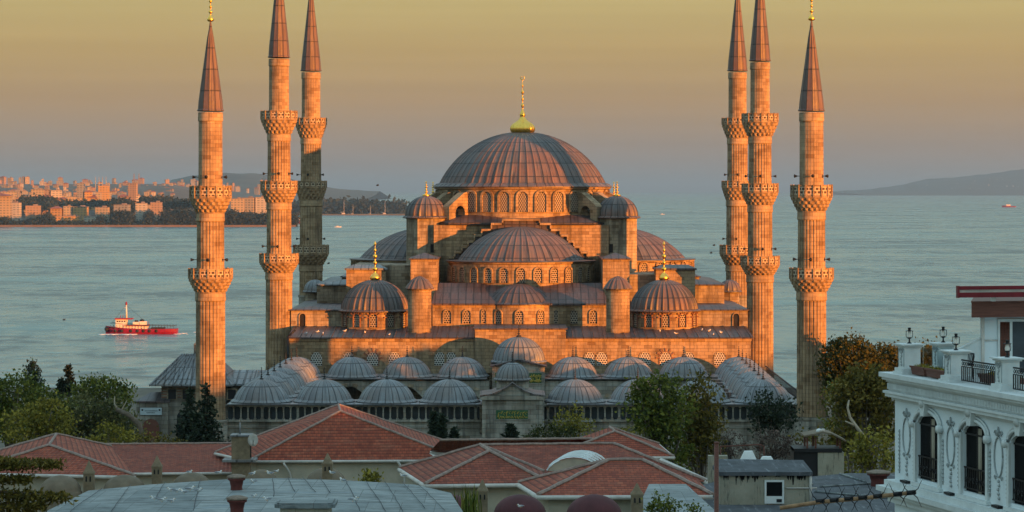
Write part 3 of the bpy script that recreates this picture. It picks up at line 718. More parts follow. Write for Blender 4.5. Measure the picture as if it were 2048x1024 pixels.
# ---------------------------------------------------------------- the courtyard
CO = thing('courtyard_arcade', 'grey marble courtyard arcade roofed with rows of small lead domes', 'arcade', (ax(325), 325, 0))
S = 6.83; ZD = Z(806, 301.6)
rows = []
for k in range(-4, 5):
    for D in (305, 346):
        if k: rows.append((k*S, D))
for j in range(1, 6): rows += [(-4*S, 305+41*j/6), (4*S, 305+41*j/6)]
for u, D in rows:
    x = ax(D)+u
    m = MB(); r, h = 2.98, 2.12; Rr = (r*r+h*h)/(2*h); zc = ZD+.22+h-Rr; a0 = math.asin((ZD+.22-zc)/Rr)
    prof = [(3.36, ZD-.12), (3.36, ZD), (3.2, ZD+.12)]+[(max(Rr*cos(a0+(pi/2-a0)*i/12), .03), zc+Rr*sin(a0+(pi/2-a0)*i/12)) for i in range(13)]
    m.lathe(prof, x, D, 96, off=lambda k_, i, rr: (min(.055, rr*.04) if k_ % 4 == 0 and i > 2 else 0)+U(-.012, .012), useam=24)
    dm = m.build('small_dome', M['lead_blue'], CO)
    finial('dome_finial', x, D, ZD+2.25, 1.4, .5, M['bronze'], dm, False)
m = MB(); c = ax(325)                       # flat lead roof of the four ranges
xw = 4*S+3.75
def slab(a, b, y0, y1): m.prism([(ax(325)+a, y0), (ax(325)+b, y0), (ax(325)+b, y1), (ax(325)+a, y1)], ZD-.24, ZD-.121)
slab(-xw, -3.4, 301.3, 308.6); slab(3.4, xw, 301.3, 308.6); slab(-xw, -3.4, 342.3, 351.9); slab(3.4, xw, 342.3, 351.9); slab(-xw, -4*S+3.6, 308.602, 342.298); slab(4*S-3.6, xw, 308.602, 342.298)
m.build('arcade_roof', M['lead_blue'], CO)
# rear arcade front: arches towards the court
for i in range(9):
    k = i-4
    if k in (-4, 1): m = MB()
    if k == 0: continue
    x0, x1 = ax(343)+k*S-S/2, ax(343)+k*S+S/2; zt = ZD-.43; r = S/2-.55; spz = zt-r*.78-.8
    pts = [(x0+.55+2*r*q/14, spz+r*.82*sin(pi*q/14)) for q in range(15)]
    m.prism_xz([(x0, 0), (x0+.55, 0)]+[(x0+.55, spz)]+pts[1:-1]+[(x1-.55, spz), (x1-.55, 0), (x1, 0), (x1, zt), (x0, zt)], 342.6, 343.2)
    if k in (-1, 4): m.build('court_arcade', M['marble'], CO)
m = MB()
for k in (-4, -3, -2, -1, 1, 2, 3, 4):
    xk = ax(343)+k*S; r = S/2-.55; spz = ZD-.43-r*.78-.8
    for q in range(15):
        if q % 2: continue
        a, b = pi*q/15, pi*(q+1)/15; o = []
        for rr, an in ((1.0, a), (1.16, a), (1.16, b), (1.0, b)): o.append((xk-r*rr*cos(an), spz+r*.82*rr*sin(an)))
        m.prism_xz(o[::-1], 342.5, 342.598)
m.build('arch_voussoir', M['stone_dark'], CO)
m = MB(); m.bx(ax(325)-xw+.4, ax(325)+xw-.4, 346, 346.3, 0, ZD-.5); m.build('arcade_shadow_wall', M['stone_dark'], CO)
# outer walls
zc1, zc2 = Z(842, 301.5), Z(853, 301.5)
m = MB(); cx_ = ax(302)
for a, b in ((-xw, -3.5), (3.5, xw)):
    m.bx(cx_+a, cx_+b, 302, 302.8, 0, zc1-.1)
m.bx(ax(325)-xw, ax(325)-xw+.7, 302.802, 351, 0, ZD-.43); m.bx(ax(325)+xw-.7, ax(325)+xw, 302.802, 351, 0, ZD-.43)
m.build('outer_wall', M['marble'], CO)
m = MB()
for a, b in ((-xw-.1, -3.45), (3.45, xw+.1)):
    m.bx(cx_+a, cx_+b, 301.6, 302.9, zc1-.098, zc1+.1); m.bx(cx_+a, cx_+b, 301.8, 302.4, zc2-.15, zc2+.1)
    m.bx(cx_+a, cx_+b, 301.75, 302.7, ZD-.42, ZD-.245)
m.build('cornice', M['marble'], CO)
m = MB()
for a, b in ((-xw, -3.5), (3.5, xw)): m.bx(cx_+a, cx_+b, 302.75, 302.9, zc1+.11, ZD-.43)
m.build('gallery_glazing', M['galleryglass'], CO)
npil = 36
for sx in (-1, 1):
    for i in range(npil):
        u = sx*(3.9+(xw-4.2)*i/(npil-1)); x = cx_+u; zl, zh = zc1+.102, ZD-.422
        wd = .27 if i % 5 == 0 else .15
        m = MB(); m.bx(x-wd/2, x+wd/2, 302.02, 302.02+.26, zl, zh); m.bx(x-wd/2-.07, x+wd/2+.07, 301.95, 302.4, zl-.0, zl+.14); m.bx(x-wd/2-.07, x+wd/2+.07, 301.95, 302.4, zh-.16, zh-.001)
        m.build('gallery_column', M['marble'], CO)
for sx, px0 in ((-1, 0), (1, 0)):
    for u in (9.5, 16.3, 23.2):
        window(cx_+sx*u, 302, .8, -pi/2, 1.1, 2.2, CO, mat='dark', frame='marble')
# the portal of the court
DG = 299.5; xg = (1025-CX)*DG/F; zl = Z(790, DG)
GT = CO
m = MB(); m.bx(xg-2.85, xg+2.85, DG, 306, 0, zl-.5); m.bx(xg-3.25, xg-2.852, DG-.25, 306, 0, zl-.5); m.bx(xg+2.852, xg+3.25, DG-.25, 306, 0, zl-.5)
og = [(xg-2.9, zl-.05), (xg+2.9, zl-.05), (xg+2.3, zl+.05), (xg+1.4, zl+.4), (xg+.5, zl+.9), (xg, zl+1.25), (xg-.5, zl+.9), (xg-1.4, zl+.4), (xg-2.3, zl+.05)]
m.prism_xz(og, DG-.05, 306); m.build('portal_wall', M['marble'], GT)
m = MB(); m.bx(xg-3.45, xg+3.45, DG-.4, 306.1, zl-.49, zl-.25); m.bx(xg-3.3, xg+3.3, DG-.3, 306, zl-.248, zl-.06)
m.bx(xg-2.4, xg-2.25, DG-.1, DG-.002, 0, zl-.9); m.bx(xg+2.25, xg+2.4, DG-.1, DG-.002, 0, zl-.9); m.bx(xg-2.4, xg+2.4, DG-.1, DG-.002, zl-.898, zl-.78); m.build('portal_cornice', M['marble'], GT)
m = MB()
for s_ in (-1, 1):
    e = [(xg+s_*3.5, zl-.02), (xg+s_*2.3, zl+.13), (xg+s_*1.4, zl+.48), (xg+s_*.5, zl+.98), (xg, zl+1.36)]
    for a, b in zip(e, e[1:]): m.quad((a[0], DG-.3, a[1]), (b[0], DG-.3, b[1]), (b[0], 306.2, b[1]), (a[0], 306.2, a[1])); m.quad((a[0], DG-.3, a[1]-.16), (b[0], DG-.3, b[1]-.16), (b[0], DG-.3, b[1]), (a[0], DG-.3, a[1]))
m.build('portal_roof', M['lead'], GT)
zdm = Z(757, 303); m = MB(); m.lathe([(1.75, zl), (1.75, zdm-.3), (1.95, zdm-.2), (1.95, zdm-.02)], xg, 303, 16); m.build('portal_drum', M['marble'], GT)
pdm = dome('portal_dome', xg, 303, zdm+.1, 1.75, 1.65, 20, M['lead_blue'], GT, .1, .12, rib=.08); finial('dome_finial', xg, 303, zdm+1.7, 1.2, .6, M['bronze'], pdm)
M['green'] = plain('green_enamel', (.035, .10, .045), .5, 0, .2, 6); M['goldpaint'] = plain('gold_lettering', (.42, .33, .07), .5, .1, .1, 9)
def script_panel(px0, px1, py0, py1, D, parent):
    x0, x1, z0, z1 = (px0-CX)*D/F, (px1-CX)*D/F, Z(py1, D), Z(py0, D); w, h = x1-x0, z1-z0
    m = MB(); f = .14
    m.bx(x0-f, x1+f, D-.09, D-.002, z0-f, z1+f); fr = m.build('inscription_panel', M['marble'], parent)
    m = MB(); m.bx(x0, x1, D-.105, D-.092, z0, z1); gr = m.build('inscription_field', M['green'], fr)
    m = MB(); yy = D-.125; rnd = random.Random(int(px0))
    for j in range(11):
        bx0 = x0+w*(.05+.085*j); hh = h*rnd.choice((.85, .62, .5, .8))
        if j % 3 == 0: m.tube([(bx0+w*.03, yy, z0+h*.2), (bx0+w*.025, yy, z0+h*.5), (bx0+w*.03, yy, z0+hh)], h*.035, 4)
        pts = [(bx0+w*.085*(q/8), yy, z0+h*(.2+.16*rnd.random()*sin(q*.9)+.1*sin(q*.8+j))) for q in range(9)]
        m.tube(pts, h*.04, 4)
        cxq, czq = bx0+w*.05, z0+h*(.55+.2*rnd.random())
        m.tube([(cxq+w*.03*cos(a)*rnd.uniform(.7, 1.1), yy, czq+h*.14*sin(a)) for a in [radians(30+q*34) for q in range(8)]], h*.03, 4)
        if j % 2: m.tube([(bx0, yy, z0+h*.62), (bx0+w*.09, yy, z0+h*.82)], h*.03, 4)
        m.bx(bx0+w*.02, bx0+w*.03, yy-.01, yy+.01, z0+h*.1, z0+h*.14)
    m.build('inscription_lettering', M['goldpaint'], gr)
script_panel(992, 1056, 820, 838, DG, GT)
# the rear portal before the prayer hall
DR = 341.8; xr = (1037-CX)*DR/F; zt = Z(733, DR)
m = MB(); m.bx(xr-3.2, xr+3.2, DR, 351.6, 0, zt); m.prism_xz([(xr-3.2, zt-.01), (xr+3.2, zt-.01), (xr, zt+.75)], DR+.003, 349); m.build('inner_portal', M['marble'], CO)
m = MB()
for s_ in (-1, 1): m.quad((xr, DR-.3, zt+.88), (xr+s_*3.45, DR-.3, zt+.05), (xr+s_*3.45, 349, zt+.05), (xr, 349, zt+.88)); m.quad((xr, DR-.3, zt+.7), (xr+s_*3.45, DR-.3, zt-.1), (xr+s_*3.45, DR-.3, zt+.05), (xr, DR-.3, zt+.88))
m.build('inner_portal_roof', M['lead_dark'], CO)
zq = Z(722, 346); m = MB(); m.lathe([(3.15, zt-.5), (3.15, zq-.1)], xr+.05, 346, 16); m.build('inner_portal_drum', M['marble'], CO)
idm = dome('inner_portal_dome', xr+.05, 346, zq+.15, 3.15, 2.85, 28, M['lead_blue'], CO, .08, .15, rib=.07); finial('dome_finial', xr+.05, 346, zq+2.95, 1.5, .7, M['bronze'], idm)
script_panel(1058, 1083, 746, 766, DR, CO); script_panel(990, 1014, 746, 766, DR, CO)
# stepped parapets that hide the stairs at the right-hand range
for j in range(6):
    D = 311+5.2*j; m = MB(); x = ax(D)+4*S-3.45; m.bx(x-.75, x+.35, D, D+1.0, ZD-.12, ZD+.45); m.build('parapet_step', M['lead'], CO)
m = MB(); x = ax(325)+xw+.3
m.tube([(x, 302.5, ZD+.55), (x, 330, ZD+.75), (x, 350, ZD+.9)], .09, 5); m.tube([(x, 302.5, ZD-.2), (x, 330, ZD-.1), (x, 350, ZD+.1)], .07, 5)
for j in range(38): m.bx(x-.04, x+.04, 302.6+j*1.25, 302.72+j*1.25, ZD-.3, ZD+.75)
m.build('side_railing', M['iron'], CO)

# ---------------------------------------------------------------- roofs in front of the mosque
def roofed(label, faces, hips, eaves, wall, z0=0, mat='tile', walls='render', name='tiled_house', wallmat=None, gut=True):
    c = sum((Vector(p) for p in wall), Vector((0, 0, 0)))/len(wall)
    t = thing(name, label, 'house', (c.x, c.y, z0))
    m = MB()
    for f in faces: m.poly(f)
    ct = [tuple(p) for f in faces for p in f]
    m.build('roof', M[mat], t)
    m = MB()
    for a, b in hips:
        a, b = Vector(a), Vector(b); n = max(2, int((b-a).length/.8)); m.tube([a+(b-a)*i/n+Vector((0, 0, .03+.02*(i % 2))) for i in range(n+1)], .085, 6, smooth=False)
    m.build('ridge_tile', M['ridge'], t)
    if gut:
        m = MB()
        for a, b in eaves:
            a, b = Vector(a), Vector(b); m.tube([a+Vector((0, -.08, -.08)), b+Vector((0, -.08, -.08))], .1, 6)
        m.build('gutter', M['gutter'], t)
    m = MB(); q = []
    for p in wall:
        dv = Vector((c.x-p[0], c.y-p[1], 0)); l = dv.length; q.append((p[0]+dv.x/l*.55, p[1]+dv.y/l*.55))
    ar = sum(q[i][0]*q[(i+1) % len(q)][1]-q[(i+1) % len(q)][0]*q[i][1] for i in range(len(q)))
    if ar < 0: q = q[::-1]
    zz = min(p[2] for p in wall)-.1
    m.prism(q, z0, zz); m.build('wall', M[walls], t)
    # soffit closing the eaves
    m = MB(); pts = [(p[0], p[1], zz+.03) for p in wall]; m.poly(pts); m.build('soffit', M['gutter'], t)
    return t
# broad hip roof in the middle
z = 12.1; FL, FR, BL, BR = E(500, 921, z), E(925, 919, z), E(430, 905, z), E(906, 888, z); RF, RB = E(681, 823, 15.0), E(677, 810, 15.0)
tB = roofed('broad red hip roofed house over a cream wall, its peak before the gallery columns', [[FL, FR, RF], [FR, BR, RB, RF], [BL, FL, RF, RB], [BR, BL, RB]], [(RF, FL), (RF, FR), (RF, RB), (RB, BR), (RB, BL)], [(FL, FR), (BL, FL)], [FL, FR, BR, BL])
wy = FL.y+.2
m = MB()
for px, y0 in ((567, 926), (795, 922)):
    a = P(px, y0, FL.y-.1); m.tube([a, a+Vector((.35, .3, -.6)), a+Vector((.45, .35, -.9)), a+Vector((.45, .35, -9))], .07, 6)
m.build('downpipe', M['gutter'], tB)
# house at the left with its long wing
z = 14.87; FL, FR, BL, BR = E(-70, 945, z), E(271, 952, z), E(-60, 918, z), E(222, 893, z); RF, RB = E(98, 891, 15.95), E(113, 869, 15.95)
roofed('red hip roofed house with two brown plaster domes and a dark cedar bough before it', [[FL, FR, RF], [FR, BR, RB, RF], [BL, FL, RF, RB], [BR, BL, RB]], [(RF, FL), (RF, FR), (RF, RB), (RB, BR), (RB, BL)], [(FL, FR)], [FL, FR, BR, BL])
a, b, c_, e = E(205, 946, 11.3), E(470, 944, 11.3), E(490, 887, 12.3), E(150, 890, 12.3); bk = Vector((0, 7, -1.1))
roofed('long low red tiled wing with a straight ridge between the two hip roofed houses', [[a, b, c_, e], [e, c_, c_+bk, e+bk]], [(e, c_)], [(a, b)], [a, b, c_+bk, e+bk], mat='tile2')
# right-hand group
z = 16.8; FL, BL, FR, BR = E(850, 969, z), E(798, 936, z), E(1097, 966, z), E(1088, 944, z); RF, RB = E(979, 903, 17.86), E(960, 891, 17.86)
roofed('small dark red hip roofed house touching the grey sheet roof, above the reeds', [[FL, FR, RF], [FR, BR, RB, RF], [BL, FL, RF, RB], [BR, BL, RB]], [(RF, FL), (RF, FR), (RF, RB), (RB, BL), (RB, BR)], [(FL, FR), (BL, FL)], [FL, FR, BR, BL], mat='tile2')
a, b, c_, e = E(945, 958, 15.3), E(1415, 963, 15.3), E(1228, 888, 16.4), E(962, 891, 16.4); rb = E(1322, 921, 15.3); bk = Vector((-3, 8, -1.1))
t2 = roofed('red roofed house with the arched white skylight set in its slope', [[a, b, c_, e], [b, rb, c_], [e, c_, rb, e+bk]], [(e, c_), (c_, b)], [(b, rb)], [a, b, rb, e+bk], mat='tile2')
m = MB(); m.tube([b+Vector((0, 0, -.05)), rb+Vector((0, 0, -.05))], .2, 4); m.build('fascia', M['gutter'], t2)
m = MB(); q0, q1 = c_+(b-c_)*.12+Vector((0, -.25, .12)), c_+(b-c_)*.5+Vector((0, -.25, .12)); dv = Vector((.25, -.5, -.06)); m.poly([q0, q1, q1+dv, q0+dv*1.5]); m.build('flashing', M['lead_blue'], t2)
Dk = 144; c0 = P(1147, 948, Dk); m = MB(); nn = 12; W_ = 1.42; H_ = .98
arc = [(c0.x-W_*cos(pi*i/nn), c0.z-.1+H_*sin(pi*i/nn)) for i in range(nn+1)]
for j in range(5):
    y0 = Dk-.2+j*.42
    for i in range(nn):
        (x0, z0_), (x1, z1_) = arc[i], arc[i+1]
        m.quad((x0+.12*j, y0, z0_+.03*j), (x1+.12*j, y0, z1_+.03*j), (x1+.12*j, y0+.36, z1_+.03*j), (x0+.12*j, y0+.36, z0_+.03*j))
    m.tube([(x+.12*j, y0+.39, z_+.02+.03*j) for x, z_ in arc], .045, 5)
m.build('skylight', M['white'], t2)
m = MB(); m.poly([(x, Dk-.1, z_-.05) for x, z_ in arc]); m.build('skylight_end', M['render'], t2)
z = 17.76; FL, FR, BL, BR = E(1076, 991, z), E(1425, 990, z), E(1036, 966, z), E(1400, 964, z); RL, RR = E(1218, 921, 18.7), E(1285, 921, 18.7)
roofed('dark red hip roofed house with a short level ridge, below the arched white skylight', [[FL, FR, RR, RL], [BL, FL, RL], [FR, BR, RR], [BR, BL, RL, RR]], [(RL, FL), (RR, FR), (RL, RR), (RL, BL)], [(FL, FR), (BL, FL)], [FL, FR, BR, BL])
z = 13.0; FL, FR, BL, BR = E(1105, 913, z), E(1348, 913, z), E(1122, 888, z), E(1318, 888, z); RF, RB = E(1230, 863, 14.3), E(1219, 855, 14.3)
roofed('red hip roofed house half hidden by the big dark tree', [[FL, FR, RF], [FR, BR, RB, RF], [BL, FL, RF, RB], [BR, BL, RB]], [(RF, FL), (RF, FR), (RF, RB), (RB, BR)], [(FL, FR), (FR, BR)], [FL, FR, BR, BL])
a, b, c_, e = E(860, 902, 13.0), E(1180, 900, 13.0), E(1185, 878, 13.85), E(880, 881, 13.85); bk = Vector((0, 6, -.85))
roofed('low red roofed row house just below the courtyard portal', [[a, b, c_, e], [e, c_, c_+bk, e+bk]], [(e, c_)], [(a, b)], [a, b, c_+bk, e+bk])
# grey sheet metal roof
ZG = 19.7; out = [(85, 1026), (177, 981), (300, 969), (460, 958), (560, 956), (700, 961), (830, 969), (902, 986), (925, 1022), (940, 1075), (40, 1075)]
tG = thing('flat_roofed_house', 'low house under a wide grey sheet metal roof where white gulls rest', 'house', (-8, 92, 0))
pts = [E(x, y, ZG) for x, y in out][::-1]; ctr = sum(pts, Vector((0, 0, 0)))/len(pts)
m = MB(); n = 9
for i in range(len(pts)):
    a, b = pts[i], pts[(i+1) % len(pts)]
    for j in range(n):
        f0, f1 = j/n, (j+1)/n
        def q(p, f): v = ctr+(p-ctr)*f; return Vector((v.x, v.y, ZG+.12*(1-f)+.012*sin(v.x*2.1)*(1-f)))
        if j == 0: m.add([ctr+Vector((0, 0, .12)), q(a, f1), q(b, f1)], [(0, 1, 2)])
        else: m.quad(q(a, f0), q(a, f1), q(b, f1), q(b, f0))
    m.quad(Vector((a.x, a.y, ZG-.22)), Vector((b.x, b.y, ZG-.22)), b, a)
m.build('roof', M['sheet'], tG)
m = MB(); m.prism([(p.x*.97-.25, p.y*.995) for p in pts], 0, ZG-.2); m.build('wall', M['stained'], tG)
m = MB()
for (x0, y0, x1, y1) in [(205, 979, 140, 1026), (262, 973, 222, 1026), (330, 967, 312, 1000), (400, 962, 388, 1026), (545, 957, 548, 1000), (575, 957, 590, 990), (605, 957, 630, 990), (640, 958, 660, 992), (690, 961, 720, 1026), (730, 964, 772, 1026), (770, 966, 806, 1026), (805, 967, 850, 1020), (835, 970, 890, 1024)]:
    a, b = E(x0, y0, ZG), E(x1, y1, ZG); k_ = max(2, int((b-a).length))
    pp = []
    for i in range(k_+1):
        v = a+(b-a)*i/k_; f_ = max(0, 1-(v-Vector((ctr.x, ctr.y, v.z))).length/9); pp.append(Vector((v.x+U(-.02, .02), v.y, ZG+.03+.1*f_)))
    m.tube(pp, .011, 4)
m.build('standing_seam', M['felt'], tG)
# a curved dormer head on it
a, b, cb = E(556, 1009, ZG+.5), E(662, 1009, ZG+.5), E(556, 999, ZG+.5)
m = MB(); m.bx(a.x+.06, b.x-.06, a.y+.02, cb.y, ZG-.3, ZG+.38); m.build('dormer', M['stained'], tG)
m = MB(); m.prism([(a.x-.12, a.y+.12), (a.x+.1, a.y-.08), (b.x-.1, a.y-.08), (b.x+.12, a.y+.12), (b.x+.12, cb.y+.1), (a.x-.12, cb.y+.1)], ZG+.383, ZG+.5)
m.prism([(a.x-.04, a.y+.14), (a.x+.13, a.y-.02), (b.x-.13, a.y-.02), (b.x+.04, a.y+.14), (b.x+.04, cb.y+.05), (a.x-.04, cb.y+.05)], ZG+.503, ZG+.54); m.build('dormer_roof', M['sheet'], tG)
def pot(label, px, pyb, zb, h, r, D=None):
    b = E(px, pyb, zb) if D is None else P(px, pyb, D)
    t = thing('chimney_pot', label, 'chimney', b, 'clay chimney pots')
    m = MB(); m.lathe([(r*.9, -.3), (r*.82, h*.3), (r, h*.62), (r*1.25, h*.68), (r*1.25, h*.76), (r*.9, h*.78)], b.x, b.y, 14, smooth=True)
    m.v = [(x, y, z_+b.z) for x, y, z_ in m.v]; m.build('clay_pot', M['potred'], t)
    m = MB(); m.lathe([(r*1.35, h*.8), (r*1.35, h*.88), (r*.7, h*.97), (.02, h)], b.x, b.y, 14); m.v = [(x, y, z_+b.z) for x, y, z_ in m.v]
    for i in range(4): m.bx(b.x+r*.8*cos(i*1.57)-.03, b.x+r*.8*cos(i*1.57)+.03, b.y+r*.8*sin(i*1.57)-.03, b.y+r*.8*sin(i*1.57)+.03, b.z+h*.72, b.z+h*.84)
    m.build('cowl', M['potcap'], t); return t
M['potred'] = plain('dark_red_clay', (.12, .035, .03), .8, 0, .3, 5); M['potcap'] = plain('lichened_stone', (.2, .155, .12), .9, 0, .35, 8)
pot('dark red chimney pot on the far edge of the grey sheet roof', 473, 984, ZG, .62, .24)
pot('dark red chimney pot cut off by the lower edge of the picture', 474, 1030, ZG+.15, .62, .25)
pot('squat brown vent pot beside the white hotel', 1757, 972, 16.4, .75, .42)
# tan chimneys with pointed caps
def tanchimney(label, px, py0, py1, w, D):
    k_ = D/F; b = P(px, py1, D); h = (py1-py0)*k_; t = thing('chimney', label, 'chimney', (b.x, b.y, b.z), 'tan plastered chimneys'); r = w*k_/2
    m = MB(); zt = b.z+h*.62
    m.bx(b.x-r, b.x+r, D-r, D+r, b.z-2, zt); m.lathe([(r*1.55, zt), (r*1.5, zt+.06), (r*1.0, zt+h*.14), (.02, b.z+h)], b.x, D, 4, a0=pi/4, a1=2*pi+pi/4); m.build('stack', M['render_tan'], t)
    m = MB(); zz = zt-h*.22
    for s_ in (-1, 1): m.prism_xz([(b.x+s_*r*.4-r*.15, zz), (b.x+s_*r*.4+r*.15, zz), (b.x+s_*r*.4+r*.15, zz+h*.13), (b.x+s_*r*.4, zz+h*.17), (b.x+s_*r*.4-r*.15, zz+h*.13)], D-r-.012, D-r+.02)
    m.build('smoke_hole', M['dark'], t); return t
tanchimney('tan chimney with two smoke holes against the end of the red roof at far left', 178, 921, 990, 20, 128)
tanchimney('tan chimney standing before the long red wing', 314, 911, 972, 19, 128)
tanchimney('tan chimney rising from a brown dome against the cream wall', 655, 906, 965, 20, 125)
tanchimney('narrow tan chimney between reeds and a maroon dome', 965, 959, 1024, 21, 100)
tanchimney('tan chimney on the lower edge of the picture before the dark red hip roof', 1274, 966, 1030, 24, 100)
def bath_dome(label, px, py, rx, D, mat, grp):
    k_ = D/F; r = rx*k_; b = P(px, py, D); t = thing('plaster_dome', label, 'dome', (b.x, D+r, b.z-r*1.0), grp)
    m = MB(); zz = b.z-r*.78; m.lathe([(r*1.0, zz-2.2), (r*1.02, zz), (r*.97, zz+.04)]+[(r*.96*cos(a), zz+.05+r*.73*sin(a)) for a in [pi/2*i/9 for i in range(9)]]+[(.02, b.z)], b.x, D+r, 28, smooth=True)
    m.build('shell', M[mat], t); return t
for px, py, rx, w in ((114, 955, 43, 'brown plaster dome of the bath house below the far left red roof'), (243, 954, 45, 'brown plaster dome between the two tan chimneys on the far left'), (379, 949, 40, 'brown plaster dome in the gap below the long red wing'), (520, 943, 34, 'small brown dome against the cream wall under the drainpipe'), (649, 940, 42, 'brown plaster dome carrying a tan chimney')):
    bath_dome(w, px, py, rx, 127, 'hamam', 'brown plaster bath domes')
for px, py, rx, w in ((898, 994, 48, 'maroon dome half hidden by the edge of the grey sheet roof'), (1040, 995, 55, 'maroon painted dome with a gull at its foot, right of the reeds'), (1190, 995, 59, 'largest maroon painted dome, just left of a tan chimney')):
    bath_dome(w, px, py, rx, 102, 'hamam_red', 'maroon painted bath domes')
# box chimney with a dish by the broad roof
b = P(483, 921, 184); k_ = 184/F; t = thing('box_chimney', 'square tan chimney box with a grey satellite dish on its side', 'chimney', b)
m = MB(); m.bx(b.x-.6, b.x+.6, 183.4, 184.6, b.z-3, b.z+1.62); m.build('stack', M['render_tan'], t)
m = MB(); m.bx(b.x-.68, b.x+.68, 183.3, 184.7, b.z+1.623, b.z+1.73); m.bx(b.x-1.2, b.x+1, 183, 184.8, b.z-.02, b.z+.12); m.tube([(b.x-.1, 184, b.z+1.7), (b.x-.1, 184, b.z+2.5)], .05, 5); m.build('cap', M['lead_blue'], t)
t = thing('satellite_dish', 'round grey satellite dish fixed beside the square tan chimney', 'satellite dish', P(507, 890, 183)); c = P(506, 880, 182.8)
m = MB(); m.lathe([(.02, .10), (.2, .085), (.36, .03), (.42, 0), (.42, -.02), (.2, .06), (.02, .08)], 0, 0, 18, smooth=True)
m.v = [(c.x+x*.8+z_*.3, c.y+z_, c.z+y) for x, y, z_ in m.v]; m.build('reflector', M['gutter'], t)
m = MB(); m.tube([c+Vector((0, .1, 0)), c+Vector((-.2, .5, -.3)), c+Vector((-.2, .6, -1.2))], .04, 5); m.tube([c+Vector((0, 0, -.35)), c+Vector((.05, -.4, 0))], .025, 4); m.build('bracket', M['iron'], t)

# flat felt roofs and the stained hut at lower right
ZH = 16.4
t = thing('flat_roofed_house', 'house with dark patched felt roofs around the stained concrete hut', 'house', (20, 128, 0))
m = MB(); pl = [E(1395, 972, ZH), E(1452, 958, ZH), E(1600, 955, ZH), E(1700, 946, ZH), E(1840, 948, ZH), E(1900, 1090, ZH), E(1360, 1090, ZH)]
pl = [(p.x, p.y) for p in pl][::-1]; m.prism(pl, ZH-.35, ZH); m.build('roof', M['felt'], t)
m = MB(); m.prism([(x*.985+.2, y) for x, y in pl], 0, ZH-.352); m.build('wall', M['stained'], t)
m = MB()
for a, b in (((1640, 975), (1800, 965)), ((1450, 990), (1625, 970)), ((1630, 985), (1800, 1000)), ((1680, 949), (1730, 965)), ((1400, 1000), (1460, 985))):
    m.tube([E(*a, ZH)+Vector((0, 0, .04)), E(*b, ZH)+Vector((0, 0, .04))], .06, 5)
m.build('seam', M['sheet'], t)
t = thing('flat_roofed_house', 'house with a pale grey sheet roof under the dark red hip roof', 'house', (7, 98, 0))
m = MB(); pl = [E(1298, 968, 18.2), E(1372, 968, 18.2), E(1440, 1030, 18.2), E(1440, 1090, 18.2), E(1240, 1090, 18.2)]; pl = [(p.x, p.y) for p in pl][::-1]; m.prism(pl, 17.9, 18.2); m.build('roof', M['sheet'], t)
m = MB(); m.prism([(x*.99, y) for x, y in pl], 0, 17.898); m.build('wall', M['stained'], t)
DH = 121; k_ = DH/F; a, b = P(1440, 1015, DH), P(1620, 1015, DH); zt = Z(951, DH)
t = thing('rooftop_hut', 'stained concrete hut with a white framed window on the felt roof', 'hut', ((a.x+b.x)/2, DH+1.2, ZH))
m = MB(); m.bx(a.x, b.x, DH, DH+2.6, ZH-.1, zt); m.build('wall', M['stained'], t)
m = MB(); m.bx(a.x-.12, b.x+.1, DH-.15, DH+2.8, zt+.003, zt+.16); m.quad((a.x-.12, DH-.15, zt+.165), (b.x+.1, DH-.15, zt+.165), (b.x, DH+2.8, zt+.4), (a.x, DH+2.8, zt+.45)); m.build('roof', M['felt'], t)
w0, w1, z0, z1 = (1529-CX)*k_, (1568-CX)*k_, Z(1007, DH), Z(960, DH)
m = MB(); m.bx(w0, w0+.08, DH-.06, DH, z0, z1); m.bx(w1-.08, w1, DH-.06, DH, z0, z1); m.bx(w0+.081, w1-.081, DH-.06, DH, z1-.08, z1); m.bx(w0+.081, w1-.081, DH-.055, DH, z0, z0+.32); fr = m.build('window', M['white'], t)
m = MB(); m.quad((w0+.08, DH-.02, z0+.3), (w1-.08, DH-.02, z0+.3), (w1-.08, DH-.02, z1-.07), (w0+.08, DH-.02, z1-.07)); m.build('pane', M['glass'], fr)
m = MB(); m.bx(w1-.33, w1-.1, DH-.075, DH-.057, z0+.06, z0+.2); m.lathe([(.0, 0), (.05, 0)], 0, 0, 8); m.build('vent', M['dark'], fr)
m = MB(); m.tube([(w1+.1, DH-.03, Z(976, DH)), (b.x+.3, DH-.03, Z(976, DH))], .035, 5); m.tube([(b.x+.02, DH-.06, zt), (b.x+.02, DH-.06, ZH)], .06, 6); m.build('pipe', M['gutter'], t)
M['blackstain'] = plain('black_soot', (.02, .018, .016), .95, 0, .3, 9)
m = MB(); rnd = random.Random(4)
for i in range(46):
    x = a.x+.1+(b.x-a.x-.2)*rnd.random(); w = rnd.uniform(.02, .07); l = rnd.uniform(.08, .2)*(2.2 if rnd.random() < .2 else 1)
    if w0-.1 < x < w1+.1: l = .06
    m.add([(x-w, DH-.004, zt), (x+w, DH-.004, zt), (x+w*.4, DH-.004, zt-l), (x-w*.3, DH-.004, zt-l*1.1)], [(3, 2, 1, 0)])
m.build('soot_streak', M['blackstain'], t)
